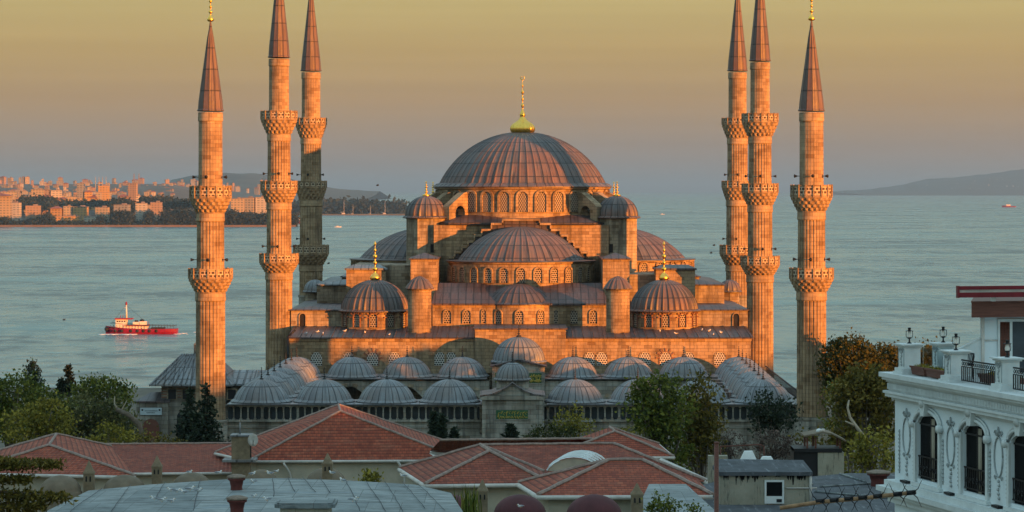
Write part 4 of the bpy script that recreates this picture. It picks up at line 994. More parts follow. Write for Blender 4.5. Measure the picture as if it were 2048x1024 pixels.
def whitechimney(label, px, y0, y1, w, D, holes):
    k_ = D/F; b = P(px, y1, D); h = (y1-y0)*k_; r = w*k_/2; t = thing('white_chimney', label, 'chimney', (b.x, D, b.z-1), 'white tapered chimneys behind the hut')
    m = MB(); zt = b.z+h; zm = b.z+h*.38
    m.bx(b.x-r*.92, b.x+r*.92, D-r*.92, D+r*.92, b.z-1.2, zm); m.lathe([(r*1.5, zm+.002), (r*1.5, zm+.06), (r*.75, zt), (.01, zt+.003)], b.x, D, 4, a0=pi/4, a1=2*pi+pi/4); m.build('stack', M['white'], t)
    if holes:
        m = MB()
        for s_ in (-1, 1): m.prism_xz([(b.x+s_*r*.42+q, zz) for q, zz in ((-.07, zm-.3), (.07, zm-.3), (.07, zm-.12), (0, zm-.04), (-.07, zm-.12))], D-r*.92-.012, D-r*.92+.01)
        m.build('smoke_hole', M['dark'], t)
whitechimney('tallest white tapered chimney with two arched smoke holes, left of three behind the hut', 1497, 902, 936, 30, 126, True)
whitechimney('plain white tapered chimney in the middle of the three behind the hut', 1534, 913, 940, 32, 125, False)
whitechimney('lowest white chimney, only its flat top showing over the hut roof', 1567, 928, 944, 24, 125, False)
k_ = 100/F; b = P(1433, 1040, 100); t = thing('pole', 'rusty brown upright pole in front of the stained hut', 'pole', (b.x, b.y, 0))
m = MB(); m.tube([(b.x, 100, 0), (b.x, 100, Z(887, 100))], .085, 8); m.build('post', M['fascia'], t); m = MB(); m.lathe([(.1, Z(887, 100)), (.1, Z(884, 100)), (.02, Z(883, 100))], b.x, 100, 8); m.build('cap', M['fascia'], t)
t = thing('roof_railing', 'thin rusty pipe railing above the low parapet left of the white chimneys', 'railing', P(1480, 935, 132))
m = MB(); D = 132
m.tube([P(1440, 893, D), P(1520, 889, D), P(1520, 925, D)], .035, 5); m.tube([P(1441, 893, D), P(1441, 930, D)], .035, 5); m.tube([P(1528, 893, D), P(1528, 925, D)], .035, 5); m.tube([P(1520, 889, D), P(1528, 893, D)], .035, 5); m.build('rail', M['fascia'], t)
t = thing('parapet', 'low stained concrete parapet behind the rusty pole', 'wall', P(1470, 930, 131)); m = MB(); a, b = P(1417, 914, 131), P(1505, 914, 131); m.bx(a.x, a.x+.9, 131, 131.5, 12, a.z+.05); m.bx(a.x+.9, b.x, 131.2, 131.4, 12, a.z-.15); m.build('wall_face', M['stained'], t)
# kiosk of the water tank with a canopy
D = 152; k_ = D/F; a, b = P(1588, 950, D), P(1688, 950, D); t = thing('tank_shelter', 'dark stained concrete tank block under a thin canopy on posts, beside the grove', 'shelter', ((a.x+b.x)/2, D, 0))
m = MB(); m.bx(a.x+1.3, b.x, D, D+2, 0, Z(905, D)); m.build('block', M['stained'], t)
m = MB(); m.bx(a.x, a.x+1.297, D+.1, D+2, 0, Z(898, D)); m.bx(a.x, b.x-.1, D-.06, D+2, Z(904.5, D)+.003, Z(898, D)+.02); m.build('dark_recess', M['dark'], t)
z0, zc, ze = Z(896, D), Z(866, D), Z(878, D); xa, xb_, xm = (1608-CX)*k_, (1692-CX)*k_, (1645-CX)*k_
for x in (xa+.15, xm-.4, xb_-.35):
    for y in (D+.2, D+1.5): m = MB(); m.bx(x, x+.1, y, y+.1, z0-.2, ze+.05); m.build('post', M['fascia'], t)
m = MB(); pr = [(xa, ze+.12), (xm-.4, zc-.1), (xm, zc), (xm+.5, zc-.08), (xb_, ze-.15), (xb_, ze-.07), (xm+.5, zc), (xm, zc+.08), (xm-.4, zc-.02), (xa, ze+.2)]; m.prism_xz(pr, D-.1, D+1.9); m.build('canopy', M['hamam'], t)
t = thing('floodlight', 'small white floodlight sitting on top of the thin canopy', 'lamp', P(1638, 866, D)); c = P(1638, 862, D+.5)
m = MB(); m.blob(c, .17, .15, .14); m.build('housing', M['white'], t); m = MB(); m.tube([c+Vector((.1, -.1, .02)), c+Vector((.25, -.25, .06))], .1, 8); m.tube([c, c+Vector((0, 0, -.25))], .04, 5); m.build('hood', M['gutter'], t)
# a bar of curved iron spikes
t = thing('spiked_bar', 'brown pole wound with curved black iron spikes at the lower right', 'spiked bar', P(1730, 1000, 75)); D = 75
pa = [P(1560, 1016, D), P(1640, 1004, D), P(1730, 996, D), P(1832, 984, D)]
m = MB(); m.tube(pa, .055, 8); m.build('pole', plain('weathered_pole', (.33, .2, .11), .8, 0, .4, 4), t)
m = MB(); rnd = random.Random(2)
for i, (px, py) in enumerate(((1640, 1003), (1668, 1001), (1697, 998), (1725, 996), (1755, 993), (1795, 989), (1822, 986))):
    c = P(px, py, D); m.tube([c+Vector((-.12, 0, 0)), c+Vector((.12, 0, .02))], .065, 8)
    for s_, up in ((-1, 1), (1, 1), (-1, -1), (1, -1)):
        l = rnd.uniform(.8, 1.15); m.tube([c+Vector((s_*.03, -.05*s_, 0)), c+Vector((s_*.16*l, -.1*s_, up*.12*l)), c+Vector((s_*.21*l, -.14*s_, up*.26*l)), c+Vector((s_*.33*l*.8, -.16*s_, up*.36*l))], .016, 5, .005)
m.build('spike', M['iron'], t)
# pavilion with the hipped lead roof
D = 322; k_ = D/F
t = thing('pavilion', 'two-storey stone pavilion with a hipped lead roof behind the shorter minaret', 'pavilion', (P(390, 800, D).x, D+5, 0))
xl, xr, xm0, xm1 = (298-CX)*k_, (466-CX)*k_, (352-CX)*k_, (420-CX)*k_; ze, zt = Z(769, D), Z(708, D+5)
m = MB(); m.poly([(xl, D, ze), (xr, D, ze), (xm1, D+5, zt), (xm0, D+5, zt)]); m.poly([(xr, D, ze), (xr, D+11, ze), (xm1, D+6, zt)]); m.poly([(xr, D+11, ze), (xl, D+11, ze), (xm0, D+6, zt), (xm1, D+6, zt)]); m.poly([(xl, D+11, ze), (xl, D, ze), (xm0, D+5, zt), (xm0, D+6, zt)]); m.poly([(xm0, D+5, zt), (xm1, D+5, zt), (xm1, D+6, zt), (xm0, D+6, zt)])
m.bx(xl, xr, D-.05, D+11, ze-.2, ze-.003)
for i in range(15):
    f = (i+.5)/15; m.tube([(xl+(xr-xl)*f, D-.05, ze+.05), (xm0+(xm1-xm0)*f, D+5, zt+.03)], .06, 4)
m.build('roof', M['lead_blue'], t)
x2, x3 = xr-.5, (532-CX)*k_; z2e, z2t = Z(768, D+2), Z(741, D+6)
m = MB(); m.poly([(x2, D+2, z2e), (x3, D+2, z2e), (x3, D+7, z2t), (x2, D+7, z2t)]); m.bx(x2, x3, D+2.01, D+9, z2e-.2, z2e-.01)
for i in range(7): m.tube([(x2+(x3-x2)*i/6, D+2, z2e+.04), (x2+(x3-x2)*i/6, D+7, z2t+.03)], .05, 4)
m.build('side_roof', M['lead_blue'], t)
m = MB(); m.bx(xl+1.3, xr-1, D+1.2, D+10, 0, ze-.202); m.bx(x2, x3-.5, D+3, D+8, 0, z2e-.203); m.build('wall', M['marble'], t)
m = MB()
for i in range(5): m.bx(xl+1.25, xr-.95, D+1.12, D+1.197, Z(797-i*5.5, D), Z(794.6-i*5.5, D))
m.build('brick_band', M['redstone'], t)
for px in (342, 371, 462):
    m = MB(); x = (px-CX)*k_; z0 = Z(801, D); m.bx(x-.6, x+.6, D+1.05, D+1.12, z0, z0+1.3); w_ = m.build('window', M['stone_dark'], t); m = MB(); m.bx(x-.45, x+.45, D+1.0, D+1.045, z0+.1, z0+1.2); m.build('pane', M['dark'], w_)
m = MB(); xc = (383-CX)*k_; m.bx(xc-.33, xc+.33, D+5.2, D+5.9, zt-.5, Z(690, D+5)); m.lathe([(.55, Z(690, D+5)), (.4, Z(687, D+5)), (.02, Z(683, D+5))], xc, D+5.55, 4, a0=pi/4, a1=2*pi+pi/4); m.build('chimney', M['marble'], t)
xl2, xr2 = (272-CX)*k_, (336-CX)*k_; zl = Z(803, D)
m = MB(); m.bx(xl2, xr2, D+.3, D+6, 0, zl); m.build('gate_wall', M['marble'], t)
m = MB(); m.poly([(xl2-.2, D+.1, zl+.02), (xr2+.2, D+.1, zl+.02), (xr2+.2, D+4, zl+.8), (xl2+1.2, D+4, zl+.8)]); m.bx(xl2-.2, xr2+.2, D+.1, D+.29, zl-.15, zl); m.build('gate_roof', M['lead_dark'], t)
m = MB(); x = (301-CX)*k_; z0 = 0; m.poly([(x+a_, D+.27, b_) for a_, b_ in arch_pts(1.95, Z(838, D), 10)]); m.build('gate', M['fascia'], t)
m = MB(); x = (366-CX)*k_; m.poly([(x+a_, D+1.17, b_) for a_, b_ in arch_pts(1.7, Z(822, D), 10)]); m.build('arched_opening', M['dark'], t)
t = thing('sign_board', 'pale blue sign board with lines of small dark writing above the arched gate', 'sign', P(301, 822, D)); x0, x1, z0, z1 = (280-CX)*k_, (323-CX)*k_, Z(830, D), Z(816, D)
m = MB(); m.bx(x0, x1, D+.15, D+.295, z0, z1); m.build('board', plain('pale_blue_enamel', (.38, .46, .5), .5, 0, .08, 2), t)
m = MB()
for i, (f0, f1) in enumerate(((.22, .78), (.3, .7))):
    xx = x0+(x1-x0)*f0
    while xx < x0+(x1-x0)*f1: w_ = U(.04, .12); m.bx(xx, xx+w_, D+.135, D+.148, z0+.2+.22*(1-i), z0+.29+.22*(1-i)); xx += w_+.04
for f0 in (.1, .9): m.lathe([(.02, 0), (.12, 0)], 0, 0, 6); m.bx(x0+(x1-x0)*f0-.1, x0+(x1-x0)*f0+.1, D+.135, D+.148, z1-.34, z1-.14)
m.v = [v for v in m.v]; m.build('lettering', M['iron'], t)

# ---------------------------------------------------------------- the white hotel
HO = P(1790, 745, 80); HA = atan2(-.9715, .237)
HT = thing('hotel', 'white stucco hotel with arched windows and a roof terrace of pillars', 'hotel', (HO.x, HO.y, 0), None, HA)
zc = 24.79                                       # terrace level; local x runs along the facade towards the camera, local y inwards
def hb(m, name, mat, parent=None): return m.build(name, M[mat], parent or HT, world=False)
wins = (2.5, 5.75, 8.9, 12.1); ww, wsill, wspring, wtop = .82, 21.93, 23.47, 23.76
m = MB(); edges = [0]+[v for w in wins for v in (w-ww, w+ww)]+[15]
for i in range(0, len(edges), 2): m.bx(edges[i], edges[i+1], 0, .35, 21.7, 24.1)
for w in wins:
    m.bx(w-ww, w+ww, 0, .35, 21.7, wsill)
    arcp = [(w+ww*cos(a), wspring+(wtop-wspring)*sin(a)) for a in [pi*i/10 for i in range(11)]]
    for (x0, z0), (x1, z1) in zip(arcp, arcp[1:]): m.prism_xz([(x1, z1), (x0, z0), (x0, 24.1), (x1, 24.1)], 0, .35)
m.bx(0, .35, .351, 9, 21.7, 24.1); m.bx(0, .35, 9, 9.3, 21.7, 24.1)
hb(m, 'facade_wall', 'hotel')
m = MB(); m.bx(-.02, 15, .0, 9, 0, 21.1); hb(m, 'lower_wall', 'hotel')
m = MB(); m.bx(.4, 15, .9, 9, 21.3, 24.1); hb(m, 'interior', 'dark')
m = MB()                                           # lower string course
for dx, z0, z1 in ((.16, 21.1, 21.28), (.30, 21.283, 21.40), (.42, 21.403, 21.55), (.24, 21.553, 21.72)): m.bx(-dx, 15, -dx, .34, z0, z1); 
hb(m, 'string_course', 'hotel_trim')
m = MB()                                           # main cornice
for dx, z0, z1 in ((.08, 24.02, 24.10), (.22, 24.103, 24.20), (.27, 24.203, 24.27), (.14, 24.273, 24.52), (.20, 24.523, 24.58), (.29, 24.583, 24.66), (.36, 24.663, 24.79)): m.bx(-dx, 15, -dx, 9, z0, z1)
for i in range(150): m.bx(-.1+i*.1, -.04+i*.1, -.2, -.161, 24.32, 24.49)
hb(m, 'cornice', 'hotel_trim')
def scroll(m, c, r, s_, y):
    pts = [(c[0]+s_*r*(1-i/22)*cos(i*.45), y, c[1]+r*(1-i/22)*sin(i*.45)) for i in range(18)]; m.tube(pts, r*.2, 5)
for w in wins:
    m = MB()
    m.bx(w-ww-.14, w-ww-.001, -.07, .02, wsill-.12, wspring+.02); m.bx(w+ww+.001, w+ww+.14, -.07, .02, wsill-.12, wspring+.02); m.bx(w-ww-.2, w+ww+.2, -.12, .3, wsill-.2, wsill-.1)
    for rr, tk, yy in ((.08, .05, -.06), (.17, .035, -.04)):
        m.tube([(w+(ww+rr)*cos(a), yy, wspring+.04+(wtop-wspring+rr)*sin(a)) for a in [pi*i/14 for i in range(15)]], tk, 6)
    for s_ in (-1, 1): m.tube([(w+s_*(ww+.16), -.16, wspring-.02), (w+s_*(ww+.16), .02, wspring-.02)], .11, 10)
    m.prism_xz([(w-.13, wtop-.02), (w+.13, wtop-.02), (w+.2, wtop+.34), (w-.2, wtop+.34)], -.2, .02); m.tube([(w-.0, -.24, wtop+.36), (w-.0, .02, wtop+.36)], .15, 12)
    fr = hb(m, 'window', 'hotel_trim')
    m = MB(); m.quad((w-ww, .1, wsill), (w+ww, .1, wsill), (w+ww, .1, wtop), (w-ww, .1, wtop)); hb(m, 'pane', 'glass', fr)
    m = MB(); m.bx(w-.03, w+.03, .07, .098, wsill, wtop); m.bx(w-ww, w+ww, .07, .096, wspring-.025, wspring+.025); hb(m, 'sash', 'dark', fr)
    m = MB()
    for i in range(4): m.tube([(w-.02+i*.075, .088+.006*(i % 2), wsill), (w-.02+i*.075, .088+.006*(i % 2), wtop-.1)], .022, 5)
    hb(m, 'curtain', 'curtain', fr) if 'curtain' in M else hb(m, 'curtain', 'render', fr)
    m = MB(); m.bx(w-ww+.02, w+ww-.02, .02, .06, wsill+.62, wsill+.66); m.bx(w-ww+.02, w+ww-.02, .02, .05, wsill+.08, wsill+.11)
    for i in range(13): x = w-ww+.06+i*(2*ww-.12)/12; m.bx(x-.014, x+.014, .03, .05, wsill+.1, wsill+.62)
    for i in range(6): scroll(m, (w-ww+.18+i*.23, wsill+.3), .09, 1 if i % 2 else -1, .035)
    hb(m, 'balcony_rail', 'iron', fr)
M['relief'] = plain('grey_plaster_relief', (.36, .41, .42), .8, 0, .15, 4)
for w in (.92, 4.12, 7.32, 10.5):                  # oval plaster ornaments between the windows
    m = MB(); m.tube([(w+.27*cos(a), -.02, 23.05+.52*sin(a)) for a in [2*pi*i/24 for i in range(25)]], .024, 5)
    for s_ in (-1, 1):
        scroll(m, (w+s_*.17, 23.66), .09, s_, -.02); scroll(m, (w+s_*.2, 22.5), .07, s_, -.02)
        m.tube([(w+s_*.55, -.01, 23.2), (w+s_*.55, -.01, 21.95)], .018, 4)
        for i in range(11): m.blob((w+s_*.55, -.02, 23.15-i*.11), .05, .03, .035, 6, 4)
    for i in range(5): m.blob((w+.03*sin(i*2), -.02, 22.42-i*.11), .06, .03, .05, 6, 4)
    m.tube([(w, -.03, 23.6), (w+.03, -.04, 23.72), (w, -.03, 23.84)], .05, 5, .02); scroll(m, (w, 23.64), .07, 1, -.03)
    hb(m, 'plaster_ornament', 'relief')
    m = MB(); m.bx(w-.2, w+.25, -.14, .0, 21.74, 21.8); hb(m, 'drain_spout', 'iron')
# terrace pillars, railings, penthouse
def pillar(x, y, h=.86):
    m = MB(); m.bx(x-.36, x+.36, y-.36, y+.36, zc, zc+.07); m.bx(x-.32, x+.32, y-.32, y+.32, zc+.072, zc+.17); m.bx(x-.24, x+.24, y-.24, y+.24, zc+.172, zc+h-.09); m.bx(x-.29, x+.29, y-.29, y+.29, zc+h-.088, zc+h-.04); m.bx(x-.35, x+.35, y-.35, y+.35, zc+h-.038, zc+h)
    p = hb(m, 'terrace_pillar', 'hotel_trim')
    m = MB()
    for i in range(5): m.blob((x+.03*sin(i*2.1), y-.245, zc+h-.25-i*.085), .05, .03, .05, 6, 4)
    scroll(m, (x-.08, zc+h-.2), .08, -1, y-.25); scroll(m, (x+.08, zc+h-.2), .08, 1, y-.25)
    for s_ in (-1, 1): m.tube([(x+s_*.2, y-.245, zc+.22), (x+s_*.2, y-.245, zc+h-.14)], .014, 4)
    hb(m, 'relief', 'relief', p)
pil = [(.72, .15), (4.1, .15), (7.5, .15), (10.9, .15), (.42, 1.3)]
for p in pil: pillar(*p)
def fence(x0, x1, y):
    m = MB(); m.bx(x0, x1, y-.02, y+.02, zc+.6, zc+.64); m.bx(x0, x1, y-.02, y+.02, zc+.44, zc+.46); m.bx(x0, x1, y-.02, y+.02, zc+.06, zc+.09); n = int((x1-x0)/.13)
    for i in range(n+1): x = x0+(x1-x0)*i/n; m.bx(x-.016, x+.016, y-.012, y+.012, zc+.08, zc+.45)
    for i in range(n): x = x0+(x1-x0)*(i+.5)/n; m.tube([(x+.05*cos(a), y, zc+.53+.05*sin(a)) for a in [pi*2*q/8 for q in range(9)]], .012, 4)
    hb(m, 'terrace_railing', 'iron')
fence(4.5, 7.1, .15); fence(7.9, 10.5, .15)
m = MB(); m.bx(.9, 3.7, .12, .14, zc+.08, zc+.62); 
gl = Mat('clear_glass_pane', .05, 0, .5); gl.b.inputs['Transmission Weight'].default_value = 1.0; gl.b.inputs['IOR'].default_value = 1.1; gl.color((.85, .92, .93)); M['clearglass'] = gl.m
m = MB(); m.bx(.75, .77, .55, 1.4, zc+.05, zc+.75); hb(m, 'glass_screen', 'clearglass')
sf = 1.2                                           # the penthouse stands at the far end and looks along the terrace
m = MB(); m.prism([(sf, 2.1), (sf, 10), (-1.55, 10), (-1.55, 3.4)], zc, zc+1.62); hb(m, 'penthouse', 'hotel')
m = MB(); m.prism([(sf+.5, 1.62), (sf+.5, 10.2), (-1.6, 10.2), (-1.6, 3.14)], zc+1.622, zc+2.04); m.prism([(sf+.54, 1.59), (sf+.54, 10.2), (-1.6, 10.2), (-1.6, 3.1)], zc+2.043, zc+2.08); hb(m, 'roof_fascia', 'fascia')
m = MB(); m.bx(sf, sf+.07, 2.12, 2.2, zc, zc+1.62); m.tube([(sf+.03, 2.2, zc+.95), (sf+.03, 2.62, zc+.95)], .02, 5); hb(m, 'drainpipe', 'gutter')
m = MB(); m.bx(sf+.002, sf+.05, 2.62, 2.68, zc+.02, zc+1.55); m.bx(sf+.002, sf+.05, 2.98, 3.06, zc+.02, zc+1.55); m.bx(sf+.002, sf+.05, 2.681, 2.979, zc+1.47, zc+1.55); m.bx(sf+.002, sf+.05, 3.061, 6, zc+1.47, zc+1.55); m.bx(sf+.002, sf+.05, 4.1, 4.18, zc+.02, zc+1.469); d_ = hb(m, 'glass_door', 'hotel_trim')
m = MB(); m.bx(sf+.003, sf+.02, 3.06, 6, zc+.02, zc+1.47); hb(m, 'pane', 'galleryglass', d_)
m = MB()
for q in range(7): m.tube([(sf+.03+.012*(q % 2), 2.69+q*.045, zc+.03), (sf+.03+.012*(q % 2), 2.69+q*.045, zc+1.46)], .026, 5)
hb(m, 'curtain', 'fascia', d_)
m = MB(); pz = [(1.02, zc), (2.098, zc), (2.098, zc+.98), (1.02, zc+.5)]
m.add([(sf, a, b) for a, b in pz]+[(sf-.12, a, b) for a, b in pz], [(0, 1, 2, 3), (7, 6, 5, 4), (3, 2, 6, 7), (0, 3, 7, 4), (1, 5, 6, 2)]); m.tube([(sf+.01, 1.0, zc+.53), (sf+.01, 2.1, zc+1.01)], .035, 5); hb(m, 'sloping_parapet', 'hotel_trim')
m = MB(); m.bx(1.9, 2.02, 1.12, 10, zc+2.42, zc+2.52); m.bx(1.9, 2.02, 1.12, 10, zc+2.2, zc+2.34); m.bx(1.88, 2.04, 1.08, 1.12, zc+2.19, zc+2.53); hb(m, 'awning_beam', 'redpaint')
m = MB(); m.bx(1.78, 1.895, 2.15, 2.27, zc+2.081, zc+2.5); m.bx(1.78, 1.895, 6.15, 6.27, zc+2.081, zc+2.5); hb(m, 'awning_post', 'gutter')
m = MB(); m.bx(1.96, 1.97, 1.121, 10, zc+2.341, zc+2.419); hb(m, 'awning_screen', 'gutter')
hc, hs = cos(HA), sin(HA)
def hw(x, y, z): return Vector((HO.x+hc*x-hs*y, HO.y+hs*x+hc*y, z))
labs = ['black iron lantern on the corner pillar at the far end of the hotel terrace', 'black lantern on the second front pillar, beside the start of the iron railing', 'black lantern on the front pillar between the two iron railings', 'black lantern on the fourth front pillar of the hotel terrace', 'black lantern with side scrolls on the pillar set back from the terrace edge']
for (x, y), lb in zip(pil, labs):
    c = hw(x, y, zc+.86); t = thing('lantern', lb, 'lantern', c, 'lanterns on the terrace pillars'); 
    m = MB()
    L = lambda p: [(r*.66, c.z+q*.8) for r, q in p]; m.lathe(L([(.11, 0), (.09, .02), (.035, .07), (.03, .15), (.06, .17), (.11, .19), (.11, .22)]), c.x, c.y, 12)
    m.lathe(L([(.17, .44), (.17, .455), (.06, .47), (.06, .53), (.075, .54), (.075, .56), (.01, .57)]), c.x, c.y, 12)
    for q in range(2): s_ = 1 if q else -1; m.tube([(c.x+s_*.085, c.y, c.z+.17), (c.x+s_*.095, c.y, c.z+.26), (c.x+s_*.085, c.y, c.z+.36)], .009, 4)
    m.build('stand', M['iron'], t)
    m = MB(); m.lathe(L([(.08, .222), (.095, .29), (.06, .4), (.05, .438)]), c.x, c.y, 12, smooth=True); m.build('lamp_glass', M['clear'], t)
for x0, x1, y, lb in ((1.2, 2.1, .2, 'long brown planter box near the corner pillar of the terrace'), (2.3, 3.6, .2, 'long brown planter box left of the second terrace pillar'), (4.7, 6.9, .75, 'reddish planter behind the iron railing')):
    c = hw((x0+x1)/2, y, zc); t = thing('planter', lb, 'planter', c, None, HA)
    h = (x1-x0)/2; m = MB(); m.add([(-h, -.16, .03), (h, -.16, .03), (h, .16, .03), (-h, .16, .03), (-h-.04, -.2, .26), (h+.04, -.2, .26), (h+.04, .2, .26), (-h-.04, .2, .26)], [(0, 3, 2, 1), (0, 1, 5, 4), (1, 2, 6, 5), (2, 3, 7, 6), (3, 0, 4, 7)]); m.bx(-h-.06, h+.06, -.22, -.18, .22, .27); m.build('box', M['fascia'], t, world=False)
    m = MB()
    for i in range(60):
        a = Vector((U(-h, h), U(-.12, .12), .24)); b = a+Vector((U(-.08, .08), U(-.06, .06), U(.05, .3 if y > .5 else .12))); w = Vector((.02, .01, 0)); m.add([a-w, a+w, b], [(0, 1, 2)])
    m.build('plant', M['leaf_olive'], t, world=False)
c = hw(3.05, .75, zc); t = thing('chair', 'dark outdoor chair half hidden behind the planter on the hotel terrace', 'chair', c, None, HA)
m = MB(); m.bx(-.25, .25, -.25, .25, .38, .43); m.build('seat', M['iron'], t, world=False); m = MB(); m.tube([(-.25, .22, .4), (-.25, .26, .62), (-.2, .28, .7), (.2, .28, .7), (.25, .26, .62), (.25, .22, .4)], .025, 5)
for i in range(4): m.tube([(-.15+i*.1, .24, .42), (-.15+i*.1, .28, .7)], .015, 4)
m.build('backrest', M['iron'], t, world=False)
for sx in (-1, 1):
    for sy in (-1, 1): m = MB(); m.tube([(sx*.22, sy*.22, .38), (sx*.25, sy*.25, 0)], .02, 5); m.build('leg', M['iron'], t, world=False)

# ---------------------------------------------------------------- trees
def leafcard(m, c, s, rnd, up=.0, el=1.6):
    t = Vector((rnd.gauss(0, 1), rnd.gauss(0, 1), rnd.gauss(0, 1)+up)).normalized(); b = t.cross(Vector((rnd.gauss(0, 1), rnd.gauss(0, 1), rnd.gauss(0, 1)))).normalized()
    a = t*(s*el); w = b*s*.5
    m.v += [tuple(c-w*.5), tuple(c+a*.5-w), tuple(c+a), tuple(c+a*.5+w)]; n = len(m.v); m.f.append([n-4, n-3, n-2, n-1]); m.uv.append([(0, 0), (1, 0), (1, 1), (0, 1)]); m.sm.append(False)
def tree(name, label, px, pyb, D, blobs, mat, leaf_s=.34, dens=1.0, bark='bark', zb=0, cat='tree', limbs=True, up=.3, group=None, tw=.28, seed=None):
    """blobs: ellipses of the crown in photo pixels (px, py, rx, ry)"""
    leaf_s *= .68; rnd = random.Random(seed if seed is not None else int(px*7+pyb)); k = D/F; b = P(px, pyb, D); b.z = zb
    t = thing(name, label, cat, b, group)
    m = MB(); cen = []
    for (bx_, by_, rx, ry) in blobs:
        c = P(bx_, by_, D+rnd.uniform(-.4, .4)*rx*k); rx, ry = rx*k, ry*k; rd = (rx+ry)/2; cen.append((c, rx, ry))
        nc = int(max(10, dens*15*(rx*ry+rx*rd+ry*rd)/(leaf_s*12)))
        for i in range(nc):
            v = Vector((rnd.gauss(0, 1), rnd.gauss(0, 1), rnd.gauss(0, 1))).normalized(); q = rnd.uniform(.35, 1.0)**.5*(1+rnd.uniform(-.12, .16))
            cc = c+Vector((v.x*rx*q, v.y*rd*q, v.z*ry*q)); cs = leaf_s*rnd.uniform(1.6, 3.6)
            for j in range(rnd.randint(12, 26)):
                leafcard(m, cc+Vector((rnd.gauss(0, cs), rnd.gauss(0, cs), rnd.gauss(0, cs*.8)))*.6, leaf_s*rnd.uniform(.6, 1.15), rnd, up)
    m.build('crown', M[mat], t)
    m = MB(); top = max(c.z for c, _, _ in cen); main = max(cen, key=lambda q: q[1]*q[2])[0]
    sp_ = [b, b+(main-b)*.35+Vector((rnd.uniform(-.3, .3), 0, 0)), b+(main-b)*.7+Vector((rnd.uniform(-.3, .3), 0, 0)), main]
    m.tube(sp_, tw, 7, tw*.35)
    if limbs:
        for c, rx, ry in cen:
            for j in range(3):
                e = c+Vector((rnd.uniform(-.7, .7)*rx, rnd.uniform(-.7, .7)*rx, rnd.uniform(-.3, .8)*ry)); s_ = sp_[1+j % 2]
                m.tube([s_, s_+(e-s_)*.5+Vector((0, 0, .1*ry)), e], tw*.45, 5, tw*.08)
    m.build('trunk', M[bark], t); return t
def conifer(label, px, pyt, pyb, rx, D, mat='leaf_dark', zb=0, tiers=13, droop=.35, dens=1.0, name='fir_tree', base=None):
    k = D/F; rnd = random.Random(int(px*3+pyt)); top = P(px, pyt, D); bot = P(px, pyb, D); t = thing(name, label, 'tree', (top.x, D, zb)); m = MB()
    h = top.z-bot.z
    for i in range(tiers):
        f = (i+.4)/tiers; z = top.z-h*f; L = rx*k*(f**.8)*rnd.uniform(.75, 1.15); nb = int(5+f*6)
        for j in range(nb):
            a = rnd.uniform(0, 2*pi); dv = Vector((cos(a), sin(a), 0)); l = L*rnd.uniform(.65, 1.1)
            for q in range(int(16*dens*max(.5, l))):
                s_ = rnd.uniform(.1, 1.0); c = Vector((top.x, D, z))+dv*(l*s_)+Vector((0, 0, .12*l*s_-droop*l*s_*s_)); c += Vector((rnd.gauss(0, .07*l+.05), rnd.gauss(0, .07*l+.05), rnd.gauss(0, .05)-.05))
                leafcard(m, c, rnd.uniform(.14, .32), rnd, -.25, 1.8)
    m.build('crown', M[mat], t)
    m = MB(); m.tube([(top.x, D, zb), (top.x, D, top.z-.1)], .2, 7, .03)
    for i in range(tiers*2): a = rnd.uniform(0, 6.3); f = rnd.uniform(.2, .95); l = rx*k*f*.8; m.tube([(top.x, D, top.z-h*f), (top.x+cos(a)*l, D+sin(a)*l, top.z-h*f-.1*l)], .05, 4, .01)
    m.build('trunk', M['bark'], t); return t
# left-hand garden
tree('broadleaf_tree', 'dense dark green tree at the far left edge with a rounded top', 25, 890, 262, [(5, 790, 42, 38), (40, 775, 30, 28), (20, 840, 50, 40), (-20, 800, 40, 50)], 'leaf_green', .36)
tree('broadleaf_tree', 'light olive tree at the far left below the dark cypress', 85, 900, 245, [(90, 830, 42, 34), (50, 855, 40, 34), (120, 850, 34, 36), (80, 880, 60, 26)], 'leaf_olive', .33)
tree('broadleaf_tree', 'wide grey green tree above the peak of the far left red roof', 170, 895, 252, [(165, 822, 48, 38), (140, 850, 40, 36), (205, 845, 46, 38), (230, 820, 30, 26), (170, 870, 60, 26)], 'leaf_grey', .33)
tree('broadleaf_tree', 'green tree with feathery upper branches rising against the sea', 196, 860, 285, [(192, 778, 40, 24), (215, 790, 44, 26), (165, 795, 30, 24), (240, 800, 26, 26)], 'leaf_green', .36, up=1.2)
tree('shrub', 'bright green bush above the red wing at the foot of the grey green tree', 222, 905, 225, [(218, 868, 24, 20), (246, 876, 22, 16), (200, 880, 20, 12)], 'leaf_olive', .28, cat='bush', up=1.0, tw=.1)
tree('shrub', 'dull olive bush in front of the pavilion gate', 285, 905, 235, [(270, 878, 22, 14), (305, 880, 24, 14), (335, 884, 22, 10)], 'leaf_moss', .26, cat='bush', tw=.1)
tree('broadleaf_tree', 'dark green tree filling the gap behind the light olive one', 120, 890, 268, [(115, 815, 34, 30), (140, 835, 34, 30), (80, 800, 30, 26), (60, 830, 40, 36), (110, 860, 50, 26)], 'leaf_green', .34, dens=1.2)
tree('broadleaf_tree', 'dark low tree between the grey green one and the pavilion', 255, 900, 258, [(250, 850, 26, 26), (230, 862, 34, 24), (270, 872, 18, 18), (205, 868, 30, 20)], 'leaf_grey', .32, dens=1.2)
tree('columnar_cypress', 'dark cypress with a pointed top at the left edge of the sea', 66, 850, 300, [(66, 735, 7, 16), (66, 755, 15, 22), (68, 780, 21, 26)], 'leaf_dark', .3, limbs=False, up=1.5)
conifer('thin fir with layered branches standing alone against the sea', 136, 728, 788, 24, 300, tiers=8)
conifer('small dark fir between the cypress and the thin fir', 122, 756, 792, 14, 300, tiers=5)
conifer('large dark fir in front of the base of the shorter minaret', 412, 770, 893, 52, 262, tiers=15)
